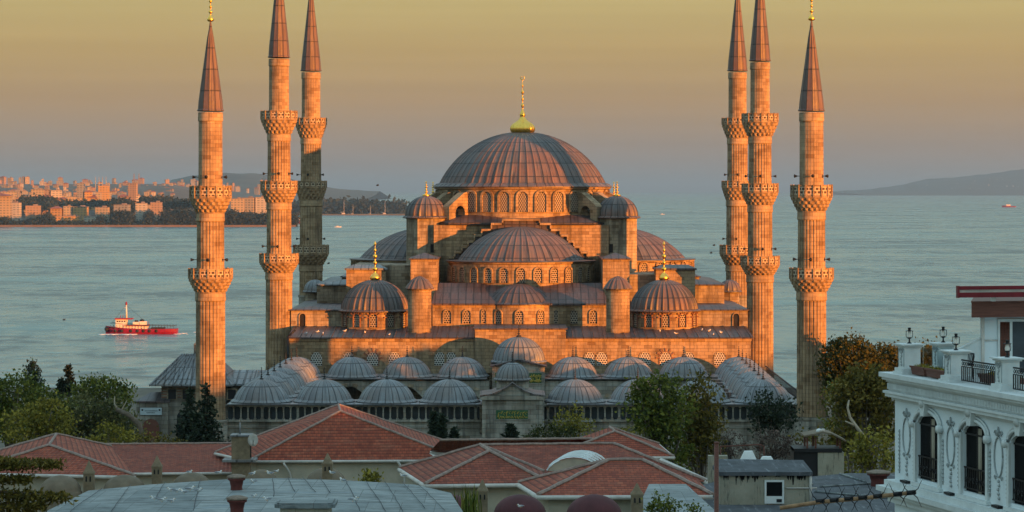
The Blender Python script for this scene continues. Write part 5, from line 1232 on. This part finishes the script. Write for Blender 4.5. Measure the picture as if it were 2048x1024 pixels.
conifer('broad dark fir in front of the pavilion arch', 380, 776, 890, 50, 268, tiers=13)
b = P(288, 905, 250); t = thing('bare_tree', 'leaning bare grey trunk with two broken stems beside the pavilion gate', 'tree', (b.x, 250, 0))
m = MB(); m.tube([Vector((b.x, 250, 0)), P(283, 870, 250), P(278, 848, 250), P(258, 830, 250), P(232, 818, 250)], .34, 7, .2); m.build('trunk', M['bark'], t)
m = MB(); m.tube([P(236, 820, 250), P(229, 808, 250), P(229, 792, 250)], .12, 6, .03); m.tube([P(242, 822, 250), P(250, 808, 250), P(254, 800, 250)], .07, 5, .02); m.build('branch', M['bark_pale'], t)
# before the courtyard
conifer('taller of two narrow dark cypresses before the courtyard wall', 868, 826, 885, 13, 240, tiers=9, droop=-.3, dens=1.6, name='narrow_cypress')
conifer('dark cypress just right of the taller one before the courtyard wall', 884, 832, 885, 13, 238, tiers=8, droop=-.3, dens=1.6, name='narrow_cypress')
conifer('small dark shrub cypress between the cypresses and the portal', 908, 858, 888, 10, 238, tiers=5, droop=-.2, dens=1.5, name='narrow_cypress')
conifer('clipped conical dark tree in front of the courtyard portal', 1022, 850, 882, 13, 240, tiers=8, droop=.1, dens=1.8, name='clipped_conifer')
tree('shrub', 'rounded rusty brown bush right of the portal', 1095, 892, 232, [(1095, 868, 38, 18), (1070, 876, 24, 12), (1130, 872, 24, 14)], 'leaf_gold', .24, cat='bush', tw=.1)
tree('broadleaf_tree', 'young thin leaved tree over the rusty brown bush', 1142, 892, 234, [(1142, 838, 26, 24), (1125, 850, 20, 18), (1165, 850, 20, 16), (1150, 862, 30, 14)], 'leaf_olive', .28, dens=.6, tw=.12)
tree('shrub', 'low green bush by the wall left of the big dark tree', 1215, 892, 240, [(1200, 872, 18, 10), (1232, 872, 20, 14), (1262, 868, 24, 20)], 'leaf_olive', .25, dens=.8, cat='bush', tw=.08)
tree('broadleaf_tree', 'big dark green tree covering two courtyard domes', 1322, 960, 222, [(1315, 795, 48, 40), (1290, 830, 36, 36), (1345, 830, 40, 44), (1310, 865, 52, 40), (1330, 905, 50, 36), (1290, 778, 26, 20), (1335, 770, 28, 18)], 'leaf_green', .36, dens=1.1)
tree('broadleaf_tree', 'tall narrow dark tree right beside the biggest one', 1402, 970, 226, [(1402, 790, 30, 32), (1400, 830, 42, 40), (1412, 870, 40, 36), (1395, 905, 48, 36), (1380, 850, 30, 30)], 'leaf_moss', .36, dens=1.1)
tree('pine_tree', 'compact dark pine before the last courtyard dome', 1546, 900, 236, [(1535, 815, 34, 26), (1525, 838, 26, 22), (1568, 832, 28, 22), (1552, 850, 36, 12)], 'leaf_dark', .32, dens=1.2, tw=.2)
tree('bare_shrub', 'leafless grey twiggy shrub left of the dark pine', 1465, 935, 215, [(1462, 885, 32, 28), (1480, 905, 30, 22)], 'twig', .16, dens=.55, cat='bush', up=1.5, tw=.1)
tree('bare_shrub', 'reddish twiggy shrub under the dark pine', 1558, 940, 212, [(1548, 890, 40, 30), (1580, 905, 34, 28), (1530, 915, 30, 22)], 'twig', .2, dens=.9, cat='bush', up=1.2, tw=.1)
tree('shrub', 'small olive bush at the foot of the right-hand minaret', 1630, 930, 205, [(1612, 880, 22, 18), (1648, 890, 24, 22)], 'leaf_moss', .26, dens=.7, cat='bush', tw=.1)
# right-hand grove
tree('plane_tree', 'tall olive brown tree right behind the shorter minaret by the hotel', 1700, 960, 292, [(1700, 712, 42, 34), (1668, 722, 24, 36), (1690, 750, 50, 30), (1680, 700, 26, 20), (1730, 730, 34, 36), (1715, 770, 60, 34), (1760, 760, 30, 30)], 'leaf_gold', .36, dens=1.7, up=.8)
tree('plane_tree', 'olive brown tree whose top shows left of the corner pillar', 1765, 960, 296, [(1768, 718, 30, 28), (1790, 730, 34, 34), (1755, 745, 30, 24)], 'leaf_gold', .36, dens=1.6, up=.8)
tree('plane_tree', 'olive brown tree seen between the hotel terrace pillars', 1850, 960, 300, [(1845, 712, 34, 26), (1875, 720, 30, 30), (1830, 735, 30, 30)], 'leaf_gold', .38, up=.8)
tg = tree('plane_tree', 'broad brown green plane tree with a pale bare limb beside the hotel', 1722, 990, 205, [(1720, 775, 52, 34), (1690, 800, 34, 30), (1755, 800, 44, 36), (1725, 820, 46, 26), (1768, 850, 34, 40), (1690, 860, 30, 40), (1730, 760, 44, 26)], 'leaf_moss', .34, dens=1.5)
m = MB(); m.tube([P(1733, 880, 201), P(1714, 855, 201), P(1700, 835, 201), P(1695, 815, 201), P(1698, 800, 201)], .14, 7, .06); m.tube([P(1712, 852, 201), P(1690, 842, 201)], .11, 6, .04); m.build('bare_limb', M['bark_pale'], tg)
tree('broadleaf_tree', 'low bushy green tree under the pale limb against the hotel wall', 1748, 990, 190, [(1745, 890, 40, 34), (1765, 925, 40, 30), (1715, 920, 34, 26)], 'leaf_olive', .3, dens=1.0)
tree('broadleaf_tree', 'dark leafy tree between the minaret foot and the plane tree', 1672, 960, 250, [(1668, 790, 18, 30), (1672, 840, 24, 30), (1690, 880, 30, 30)], 'leaf_green', .3, dens=.8)
# plants close to the camera
t = thing('cedar_tree', 'dark cedar at the lower left edge reaching in with flat boughs', 'tree', (P(-120, 1000, 70).x, 70, 0))
m = MB(); w = MB(); rnd = random.Random(5)
w.tube([(P(-120, 1000, 70).x, 70, 0), (P(-120, 1000, 70).x, 70, 30)], .3, 8, .1)
for (x0, y0, x1, y1, th) in ((-110, 925, 118, 925, 9), (-110, 960, 60, 955, 10), (-110, 985, 135, 992, 15), (-110, 1015, 90, 1008, 14), (-110, 905, 40, 925, 6), (-100, 1030, 70, 1030, 14)):
    a, b = P(x0, y0, 70), P(x1, y1, 69); w.tube([a, a+(b-a)*.5+Vector((0, 0, .05)), b], .05, 5, .01)
    for i in range(int((x1-x0)*7)):
        f = rnd.random()**.8; c = a+(b-a)*f+Vector((rnd.gauss(0, .08), rnd.gauss(0, .35*(1-f)+.1), rnd.gauss(0, th*70/F*.42*(1.1-f)*(1+.6*sin(f*23+y0)))))
        leafcard(m, c+Vector((0, 0, -.16*rnd.random()**3)), rnd.uniform(.03, .07), rnd, .2, 2.6)
m.build('crown', M['leaf_moss'], t); w.build('trunk', M['bark'], t)
tree('shrub', 'leafy green shrub at the lower edge beside the tan chimney', 1326, 1060, 92, [(1322, 1005, 22, 16), (1340, 1012, 18, 14), (1305, 1018, 16, 10)], 'leaf_green', .11, dens=.9, cat='bush', zb=15, tw=.03)
tree('shrub', 'small green shrub low between the first shrub and the rusty pole', 1388, 1060, 92, [(1388, 1020, 14, 9)], 'leaf_green', .1, dens=.9, cat='bush', zb=15, tw=.03)
tree('shrub', 'small palm like green plant against the cream wall', 743, 985, 150, [(743, 955, 14, 8), (738, 962, 18, 6)], 'leaf_olive', .2, dens=.9, cat='bush', zb=10, up=1.0, tw=.05)
t = thing('reed_plant', 'tall thin reeds beside the narrow tan chimney', 'plant', P(938, 1060, 98)); m = MB(); rnd = random.Random(3)
for i in range(70):
    px = rnd.gauss(938, 11); a = P(px, 1035, 98+rnd.uniform(-.4, .4)); b = P(px+rnd.gauss(0, 8), rnd.uniform(964, 1005), 98); wv = Vector((.018, 0, 0)); mid = a+(b-a)*.6+Vector((rnd.gauss(0, .05), 0, 0))
    m.add([a-wv, a+wv, mid+wv, mid-wv], [(0, 1, 2, 3)]); m.add([mid-wv, mid+wv, b], [(0, 1, 2)])
m.build('reed_blade', M['leaf_green'], t)

# ---------------------------------------------------------------- the far shore
def blockmat(name, wall, win, fw=6.0, fh=4.6):
    m = Mat(name, .85); uv = m.co('UV'); b = m.n('ShaderNodeTexBrick', offset=0); m.l(uv, b.inputs['Vector']); b.inputs['Scale'].default_value = 1
    b.inputs['Brick Width'].default_value = fw; b.inputs['Row Height'].default_value = fh; b.inputs['Mortar Size'].default_value = 1.3; b.inputs['Mortar Smooth'].default_value = .05
    b.inputs['Color1'].default_value = win+(1,); b.inputs['Color2'].default_value = tuple(x*1.8 for x in win)+(1,); b.inputs['Mortar'].default_value = wall+(1,)
    m.color(b.outputs[0]); return m.m
FM = {'cream': blockmat('cream_block', (.36, .29, .19), (.10, .11, .09)), 'white': blockmat('white_block', (.42, .38, .31), (.12, .13, .12), 7, 4.2), 'ochre': blockmat('ochre_block', (.42, .26, .09), (.12, .10, .05)),
      'pink': blockmat('pink_block', (.32, .22, .14), (.10, .09, .08), 5.5, 4.4), 'grey': blockmat('grey_block', (.24, .24, .22), (.08, .08, .08))}
M['farroof'] = plain('far_red_roofs', (.28, .10, .07), .85, 0, .3, .1); M['farflat'] = plain('far_flat_roofs', (.22, .18, .16), .9, 0, .3, .1)
def far_block(label, px, py0, py1, w, D, col, roof='flat', rz=0.0, group=None, depth=None):
    k = D/F; b = P(px, py1, D); h = (py1-py0)*k; wd = w*k; dp = depth or max(10, wd*.6)
    t = thing('apartment_block', label, 'building', (b.x, D, b.z), group)
    m = MB(); ux = (cos(rz), sin(rz)); m.obox((b.x, D+dp/2), ux, wd, dp, b.z-12, b.z+h); m.build('wall', FM[col], t)
    m = MB()
    if roof == 'hip': m.lathe([(wd*.78, b.z+h+.02), (wd*.74, b.z+h+.4), (wd*.1, b.z+h+min(6, wd*.22))], b.x, D+dp/2, 4, a0=pi/4+rz, a1=2*pi+pi/4+rz)
    else:
        m.obox((b.x, D+dp/2), ux, wd+1, dp+1, b.z+h+.02, b.z+h+.8); m.obox((b.x+wd*.15, D+dp/2), ux, wd*.3, dp*.4, b.z+h+.81, b.z+h+3.2)
    m.build('roof', M['farroof' if roof == 'hip' else 'farflat'], t); return t
front = [(-5, 392, 440, 50, 'cream', 'hip', 'wide cream'), (26, 406, 434, 27, 'white', 'flat', 'banded white'), (65, 412, 442, 29, 'pink', 'flat', 'squat pink'), (113, 417, 434, 23, 'ochre', 'hip', 'small orange'), (135, 413, 436, 17, 'cream', 'flat', 'narrow cream'),
         (160, 414, 434, 28, 'ochre', 'flat', 'bright orange'), (136, 433, 447, 48, 'ochre', 'flat', 'long low orange'), (182, 433, 446, 28, 'white', 'flat', 'low white'), (204, 415, 437, 26, 'cream', 'flat', 'square cream'), (243, 410, 436, 30, 'grey', 'flat', 'shaded grey'),
         (282, 407, 441, 22, 'white', 'flat', 'tall striped white'), (312, 405, 438, 22, 'pink', 'flat', 'tall pink'), (474, 398, 412, 26, 'cream', 'flat', 'low cream'), (497, 396, 414, 24, 'cream', 'flat', 'plain cream'), (522, 395, 420, 22, 'white', 'flat', 'pale')]
wh = {-5: 'at the left edge', 26: 'second from the left edge', 65: 'left of the small orange one', 113: 'beside a red roof', 135: 'squeezed behind the long orange one', 160: 'above the long low one', 136: 'closest to the quay', 182: 'standing closest to the quay wall', 204: 'left of the dark trees', 243: 'among the dark trees', 282: 'left of its tall pink neighbour', 312: 'left of the two-balcony minaret', 474: 'between the first two minarets', 497: 'in the gap between the minarets', 522: 'touching the tall minaret'}
for px, y0, y1, w, c, rf, nm in front:
    far_block('%s waterfront block on the far shore, %s' % (nm, wh[px]), px, y0, y1, w, 5150 if y1 < 440 else 5020, c, rf, U(-.25, .1))
row2 = [(14, 384, 398, 34, 'cream', 'flat'), (44, 395, 404, 30, 'pink', 'flat'), (75, 379, 393, 26, 'cream', 'flat'), (92, 380, 393, 14, 'pink', 'flat'), (112, 381, 394, 22, 'white', 'flat'), (94, 394, 408, 26, 'ochre', 'hip'), (72, 393, 402, 12, 'white', 'hip'), (122, 398, 408, 20, 'pink', 'hip'), (150, 394, 408, 34, 'cream', 'flat'),
        (186, 395, 408, 20, 'ochre', 'hip'), (188, 408, 415, 10, 'pink', 'hip'), (207, 372, 396, 22, 'ochre', 'flat'), (206, 385, 398, 30, 'cream', 'flat'), (265, 367, 398, 17, 'pink', 'flat'), (276, 392, 400, 10, 'white', 'flat'), (246, 393, 400, 20, 'pink', 'hip'), (160, 367, 384, 12, 'grey', 'flat'), (176, 384, 391, 16, 'ochre', 'hip'), (300, 399, 406, 14, 'cream', 'hip'), (336, 402, 408, 16, 'white', 'flat')]
od = ['first', 'second', 'third', 'fourth', 'fifth', 'sixth', 'seventh', 'eighth', 'ninth', 'tenth', 'eleventh', 'twelfth', 'thirteenth', 'fourteenth', 'fifteenth', 'sixteenth', 'seventeenth', 'eighteenth', 'nineteenth', 'twentieth']
for i, (px, y0, y1, w, c, rf) in enumerate(sorted(row2)):
    cn = {'cream': 'cream', 'pink': 'pinkish', 'white': 'white', 'ochre': 'orange', 'grey': 'dark grey'}[c]
    far_block('%s %s in the second row of the far town, %s from left' % ('tall' if y1-y0 > 22 else 'low' if y1-y0 < 10 else 'mid height', cn+' block', od[i]), px, y0, y1, w, 5700, c, rf, U(-.3, .2))
# the hazy rest of the town: one shared look
protos = []
rnd = random.Random(11); cols = ['grey', 'cream', 'white', 'grey', 'pink']; n = 0
for i in range(196):
    D = rnd.choice((6600, 7200, 7900, 8700, 9500, 10300)); px = rnd.uniform(-10, 345) if rnd.random() < .8 else rnd.uniform(345, 575)
    base = 398-(D-6000)*.0072-(4 if px < 140 else 0)+rnd.uniform(-2, 5)
    if px > 345: base = 384-rnd.uniform(0, 22); D = 11600
    hpx = rnd.uniform(4.5, 8)*(1.6 if rnd.random() < .1 else 1); w = rnd.uniform(5, 13)
    if px > 345: hpx *= .6; w *= .7
    lab = 'small hazy apartment block in the crowded far town across the water'
    if i < 20: protos.append(far_block(lab, px, base-hpx, base, w, D, cols[i % 5], 'hip' if i % 3 == 0 else 'flat', rnd.uniform(-.4, .4), 'hazy blocks of the far town'))
    else:
        q = protos[rnd.randrange(20)]; b = P(px, base, D); dup(q, b, None, None, rnd.uniform(-.4, .4), rnd.uniform(.7, 1.15)*D/8600)
for i in range(82):
    px = rnd.uniform(-8, 350); D = rnd.choice((5450, 5900, 6200)); base = 424-(D-5200)*.021+rnd.uniform(-3, 3); q = protos[rnd.randrange(20)]
    dup(q, P(px, base, D), 'mid-distance block packed among the roofs between shore and hazy town', 'packed blocks behind the waterfront', rnd.uniform(-.3, .3), rnd.uniform(.55, .95))
for i in range(26):                                   # villas on the far right-hand hill
    px = rnd.uniform(1800, 2046); crest = 372-(px-1790)*.13; q_ = rnd.uniform(.25, .85); zc_ = Z(crest, 37000); q = protos[rnd.randrange(20)]
    b = Vector(((px-CX)/F*37000, 33000+4000*q_, SEA+(zc_-SEA)*q_**.8+6))
    v_ = dup(q, b, 'tiny pale house scattered on the hazy hill beyond the hotel', 'pale houses on the right-hand hill', 0, rnd.uniform(.6, 1.1)); v_.name = 'far_house'; v_['category'] = 'house'
for i, px in enumerate((191, 198, 205, 212)):
    D = 8300; b = P(px, 388, D); t = thing('chimney_stack', 'one of four thin pale towers standing in a row above the far town', 'tower', b, 'row of four thin towers'); k = D/F
    m = MB(); m.lathe([(1.6, b.z), (1.2, Z(366, D)), (1.9, Z(365.6, D)), (1.9, Z(365, D)), (1.0, Z(364.8, D)), (.8, Z(356, D)), (.05, Z(352, D))], b.x, D, 10); m.build('shaft', FM['white'], t)
for px, lb in ((268, 'left of two lattice masts fading above the far town'), (278, 'right of two lattice masts fading above the far town')):
    D = 9000; b = P(px, 380, D); t = thing('radio_mast', lb, 'mast', b); m = MB()
    for s_ in (-1, 1): m.tube([(b.x+s_*4, D, b.z), (b.x+s_*.5, D, Z(347, D))], .7, 4)
    for i in range(7): z_ = b.z+i*7; q = 4-i*.5; m.tube([(b.x-q, D, z_), (b.x+q, D, z_+5)], .4, 3)
    m.build('lattice', M['farflat'], t)
# dark woods behind the quay
def wood(boxes, D0, D1, n, s, mat='leaf_far'):
    m = MB(); rnd = random.Random(n)
    for (x0, x1, y0, y1, dn) in boxes:
        for i in range(int(n*dn)):
            D = rnd.uniform(D0, D1); c = P(rnd.uniform(x0, x1), y1, D); top = P(0, y0+rnd.uniform(0, (y1-y0)*.55), D).z; r = s*rnd.uniform(.6, 1.3)
            c.z = rnd.uniform(c.z, top)
            for j in range(16): leafcard(m, c+Vector((rnd.gauss(0, r), rnd.gauss(0, r), rnd.gauss(0, r*.6)))*.7, r*.55, rnd, .2)
    o = m.build('wood', M[mat]); o['kind'] = 'stuff'; return o
wood([(-20, 345, 446, 454, 1.2), (48, 100, 440, 452, .25), (226, 262, 424, 452, .6), (295, 300, 424, 452, .1), (326, 470, 418, 451, 1.3), (470, 592, 428, 449, .7), (85, 100, 430, 445, .1), (196, 204, 432, 452, .08), (0, 12, 436, 450, .1)], 4945, 5010, 1700, 4.5)
wood([(20, 110, 406, 416, .25), (226, 262, 402, 414, .4), (330, 400, 402, 412, .5)], 5300, 5500, 700, 6)
wood([(290, 345, 394, 404, .25), (120, 215, 396, 410, .3), (560, 812, 405, 424, .9), (640, 660, 402, 424, .2), (780, 815, 408, 424, .2), (40, 100, 396, 408, .2)], 5300, 5500, 700, 10) if False else wood([(560, 812, 407, 424, .9), (640, 700, 403, 424, .25), (715, 745, 402, 424, .15)], 7300, 7550, 800, 12)
wood([(40, 110, 396, 402, .15), (100, 240, 404, 410, .25), (285, 345, 398, 404, .3)], 5400, 5600, 500, 6)
# ---------------------------------------------------------------- boats
def hullmesh(m, L, B, H, sheer, c, dirx, flip=1, sub=-.8):
    n = 14; rings = []
    for i in range(n+1):
        t = i/n; x = -L/2+L*t; bw = B/2*(1-max(0, (t-.62)/.38)**2.2)*(.78+.22*min(1, t/.12)); zt = H*(.62+.38*sheer(t))
        rings.append([(x*1.0, -bw*.75, sub), (x, -bw, zt*.45), (x, -bw*1.02, zt), (x, bw*1.02, zt), (x, bw, zt*.45), (x, bw*.75, sub)])
    vs = [v for r in rings for v in r]; fs = []
    for i in range(n):
        for j in range(5): fs.append((i*6+j, (i+1)*6+j, (i+1)*6+j+1, i*6+j+1))
    fs += [tuple(range(6))[::-1], tuple(range(n*6, n*6+6))]
    m.add([(c[0]+v[0]*dirx, c[1]+v[1], c[2]+v[2]) for v in vs], fs)
D = 1266; c = P(283, 670, D); c.z = SEA
t = thing('tugboat', 'red and white tugboat with a tall mast steaming across the open water', 'boat', c)
k = D/F; M['tugred'] = plain('tug_red', (.20, .007, .03), .45, 0, .15, .6); M['tugwhite'] = plain('tug_white', (.62, .60, .56), .5, 0, .1, .6); M['tugmaroon'] = plain('tug_maroon', (.22, .02, .03), .5, 0, .2, 1); M['rubber'] = plain('black_rubber', (.02, .02, .025), .8, 0, .2, 3)
m = MB(); hullmesh(m, 32.5, 8.6, 3.6, lambda t_: max(0, (t_-.45)/.55)**1.5*1.0+.12*(1-t_), c, -1); m.build('hull', M['tugred'], t)
def lx(px): return (px-283)*k+c.x
zy = lambda py: SEA+(670-py)*k*1.0
m = MB(); m.blob((lx(214), c.y, SEA+2.2), 1.2, 2.6, 1.1, 10, 6)
for px in (233, 246, 264, 277, 289, 301, 315): m.tube([(lx(px), c.y-4.45, SEA+1.5), (lx(px), c.y-4.2, SEA+1.5)], .75, 10)
m.build('fender', M['rubber'], t)
m = MB(); m.bx(lx(250), lx(296), c.y-2.9, c.y+2.9, SEA+1.6, zy(655)+.2); m.build('deckhouse', M['tugwhite'], t)
m = MB(); m.bx(lx(233), lx(254), c.y-2.6, c.y+2.6, SEA+2, zy(641)); dk = m.build('wheelhouse', M['tugwhite'], t)
m = MB()
for px in (236.5, 241, 246, 251): m.bx(lx(px)-.35, lx(px)+.35, c.y-2.66, c.y-2.605, zy(646), zy(643.2))
for px in (258, 266, 270, 285): m.bx(lx(px)-.3, lx(px)+.3, c.y-2.97, c.y-2.905, zy(661), zy(658.5))
m.build('window', M['dark'], dk)
m = MB(); m.bx(lx(233)-.4, lx(254)+2.6, c.y-3.1, c.y+3.1, zy(641)+.02, zy(638.4)); m.bx(lx(249), lx(298), c.y-3.2, c.y+3.2, zy(655)+.22, zy(653.5)+.2); m.build('roof', M['tugmaroon'], t)
m = MB(); m.bx(lx(267), lx(279), c.y-2, c.y+2, zy(653)+.3, zy(646)); m.bx(lx(280), lx(293), c.y-1.8, c.y+1.8, zy(653)+.3, zy(645)); m.build('engine_casing', M['tugwhite'], t)
m = MB(); m.tube([(lx(273), c.y, zy(646)), (lx(273), c.y, zy(643))], .8, 8); m.blob((lx(284), c.y, zy(643.5)), 1.1, 1.0, .7); m.build('funnel', M['iron'], t)
m = MB(); m.tube([(lx(253), c.y, zy(640)), (lx(252.5), c.y, zy(612))], .42, 8, .3); m.tube([(lx(248), c.y, zy(618)), (lx(253), c.y, zy(618))], .15, 5); ms = m.build('mast', M['tugwhite'], t)
m = MB(); m.tube([(lx(252.5), c.y, zy(612)), (lx(252.5), c.y, zy(606))], .55, 8, .3); m.tube([(lx(241), c.y, zy(639)), (lx(241), c.y, zy(633))], .12, 5); m.tube([(lx(246), c.y, zy(639)), (lx(246), c.y, zy(632))], .12, 5); m.tube([(lx(298), c.y, zy(655)), (lx(297), c.y, zy(645))], .1, 5); m.build('mast_top', M['tugred'], ms)
m = MB(); m.tube([(lx(p), c.y-4.1-.1*i, zy(q)) for i, (p, q) in enumerate(((220, 656), (235, 657)))], .15, 5); m.bx(lx(303), lx(330), c.y-2.6, c.y+2.6, SEA+2.2, SEA+2.9); m.build('towing_gear', M['rubber'], t)
m = MB()
for s_ in (-1, 1):
    m.tube([(lx(222), c.y+s_*3.2, SEA+5), (lx(250), c.y+s_*4.0, SEA+4.6), (lx(300), c.y+s_*4.1, SEA+3.9), (lx(352), c.y+s_*3.4, SEA+3.6)], .09, 4)
    for q in range(22): x = lx(224+q*6); m.bx(x-.06, x+.06, c.y+s_*4.05-.06, c.y+s_*4.05+.06, SEA+2.4, SEA+4.2)
m.tube([(lx(252.5), c.y, zy(613)), (lx(222), c.y, SEA+4.5)], .06, 3); m.tube([(lx(252.5), c.y, zy(613)), (lx(296), c.y, zy(650))], .06, 3)
m.build('railing', M['rubber'], t)
# its wash: low churned ridges of foam
M['foam'] = plain('white_foam', (.6, .64, .64), .7, 0, .2, .4)
m = MB(); rnd = random.Random(9)
for i in range(170):
    f = rnd.random()
    if f < .85: px = 205+rnd.random()**1.5*70; y = c.y-4.6-abs(rnd.gauss(0, 1.6)); s_ = rnd.uniform(.3, .9)
    else: px = 352+rnd.random()**1.6*75; y = c.y+rnd.choice((-1, 1))*(1+(px-352)*.22)+rnd.gauss(0, 1.2+(px-352)*.06); s_ = rnd.uniform(.3, .8)
    m.blob((lx(px), y, SEA), s_*1.8, s_*1.5, s_*.28, 6, 4)
struct(m.build('wake_foam', M['foam']), 'stuff')
def smallboat(label, px, py, L, hull, D=None, mast=False):
    D = (CAMZ-SEA)*F/(py-HY); c = P(px, py, D); c.z = SEA; t = thing('motor_boat' if not mast else 'sailing_boat', label, 'boat', c)
    m = MB(); hullmesh(m, L, L*.26, L*.13, lambda q: q*q, c, -1 if px > 1000 else 1); m.build('hull', hull, t)
    m = MB(); m.bx(c.x-L*.22, c.x+L*.1, c.y-L*.08, c.y+L*.08, SEA+L*.08, SEA+L*.2); m.build('cabin', M['tugwhite'], t)
    if mast: m = MB(); m.tube([(c.x, c.y, SEA+1), (c.x, c.y, SEA+L*1.5)], L*.02, 5, L*.01); m.tube([(c.x, c.y, SEA+L*.3), (c.x-L*.4, c.y, SEA+L*.28)], L*.012, 4); m.build('mast', M['tugwhite'], t)
smallboat('small red and white boat far out on the right-hand water', 2018, 414.5, 52, M['tugred'])
smallboat('tiny pale boat on the water above the right corner dome', 1325, 429, 12, M['tugwhite'])
smallboat('dark red ship moored behind the tall left minaret', 594, 447, 62, M['tugmaroon'])
smallboat('small white boat below the harbour mole', 676, 454.5, 12, M['tugwhite'])
for px, L in ((688, 26), (770, 24), (706, 18), (741, 17)):
    smallboat({688: 'yacht with the tallest mast before the wooded mole', 770: 'yacht with a bare mast near the right end of the mole', 706: 'small yacht left of the middle of the wooded mole', 741: 'small yacht right of the middle of the wooded mole'}[px], px, 430.5, L, M['tugwhite'], mast=True)
# ---------------------------------------------------------------- gulls
def gull():
    t = thing('seagull', 'x', 'bird', (0, 0, 0)); m = MB(); m.blob((0, 0, .11), .17, .075, .07, 10, 6); m.blob((-.15, 0, .2), .055, .05, .05, 8, 5); m.tube([(-.1, 0, .13), (-.14, 0, .19)], .045, 6, .04); b = m.build('body', M['gull'], t)
    m = MB()
    for s_ in (-1, 1): m.blob((.07, s_*.05, .13), .17, .035, .045, 8, 4)
    m.tube([(.15, 0, .12), (.28, 0, .11)], .03, 4, .006); m.build('wing', M['gullgrey'], t)
    m = MB(); m.tube([(-.2, 0, .2), (-.26, 0, .19)], .015, 4, .004); m.build('beak', M['gold'], t)
    for s_ in (-1, 1): m = MB(); m.tube([(0, s_*.03, .06), (0, s_*.03, 0)], .008, 4); m.build('leg', M['gold'], t)
    return t
g0 = gull(); first = True
spots = [(379, 963, 'gull on the ridge of the grey sheet roof under the long red wing'), (437, 964, 'gull on the roof ridge just left of the upper chimney pot'), (342, 999, 'first of a loose knot of gulls left of the chimney pots'), (354, 1001, 'gull tucked inside the loose knot left of the chimney pots'), (368, 1004, 'lowest gull of the loose knot left of the chimney pots'), (380, 998, 'gull on the upper side of the loose knot'), (396, 1000, 'gull at the chimney end of the loose knot'), (309, 1017, 'gull low on the sheet roof, apart on the left'), (324, 1021, 'gull nearest the lower picture edge on the left'), (343, 1022, 'gull on the lower picture edge under the loose knot'),
         (505, 966, 'gull right of the upper chimney pot'), (507, 982, 'gull below another one right of the upper chimney pot'), (540, 965, 'gull on the roof ridge under the small brown dome'), (664, 964, 'gull at the foot of the tan chimney with the brown dome'), (685, 980, 'gull alone on the seams right of the tan chimney'), (806, 970, 'gull near the corner of the dark red hip roof'), (508, 1012, 'gull beside the lower chimney pot'), (534, 1019, 'gull just left of the curved dormer'), (706, 1020, 'gull just right of the curved dormer')]
for px, py, lb in spots:
    p = E(px, py, ZG); p.z = ZG+.27
    a = U(-.8, .8)+(pi if R() < .4 else 0)
    if first: g0.location = p; g0.rotation_euler = (0, 0, a); g0['label'] = lb; g0['group'] = 'gulls on the sheet roof'; g0.scale = (.6, .6, .6); first = False
    else: dup(g0, p, lb, 'gulls on the sheet roof', a, U(.55, .72))
p = P(553, 946, 126.5); dup(g0, p, 'gull perched against the cream wall above the small brown dome', 'gulls on the sheet roof', 2.6, .7)
p = P(1041, 1016, 100); dup(g0, p, 'gull at the foot of a maroon dome', 'gulls on the sheet roof', .4, .6)
rnd = random.Random(21)
for px in (612, 634, 646, 689, 730, 778, 1128, 1320, 1352, 1404, 1418, 1426, 1442):
    D = rnd.uniform(353.5, 358); f = (D-351.65)/11.35; zz = zf+.03+(zr-zf-.03)*f
    dup(g0, Vector(((px-CX)*D/F, D, zz)), 'white gull dotted on the lead roof above the front wall', 'gulls on the mosque roof', rnd.uniform(0, 6), 1.3)
for px, py, D, lb in ((1428, 491, 400, 'dark bird flying left of the upper rear minaret gallery'), (1422, 506, 420, 'dark bird flying lowest near the right rear minaret'), (657, 527, 400, 'dark bird flying right of the shaded rear minaret'), (636, 395, 600, 'small bird flying over the water beside the shaded minaret'), (128, 640, 600, 'small dark bird low over the water left of the tugboat'), (755, 371, 700, 'tiny bird against the sky left of the main dome')):
    c = P(px, py, D); t = thing('flying_bird', lb, 'bird', c); q = D/400*.8
    m = MB(); m.blob(c, .28*q, .1*q, .09*q, 8, 5); m.build('body', M['iron'], t)
    for s_ in (-1, 1): m = MB(); m.add([c+Vector((-.1*q, 0, 0)), c+Vector((.12*q, 0, 0)), c+Vector((.1*q+s_*.12*q, s_*.3*q, .22*q)), c+Vector((s_*.2*q+.16*q, s_*.6*q, .16*q)), c+Vector((-.02*q+s_*.12*q, s_*.32*q, .26*q))], [(0, 1, 2, 4), (4, 2, 3)]); m.build('wing', M['iron'], t)
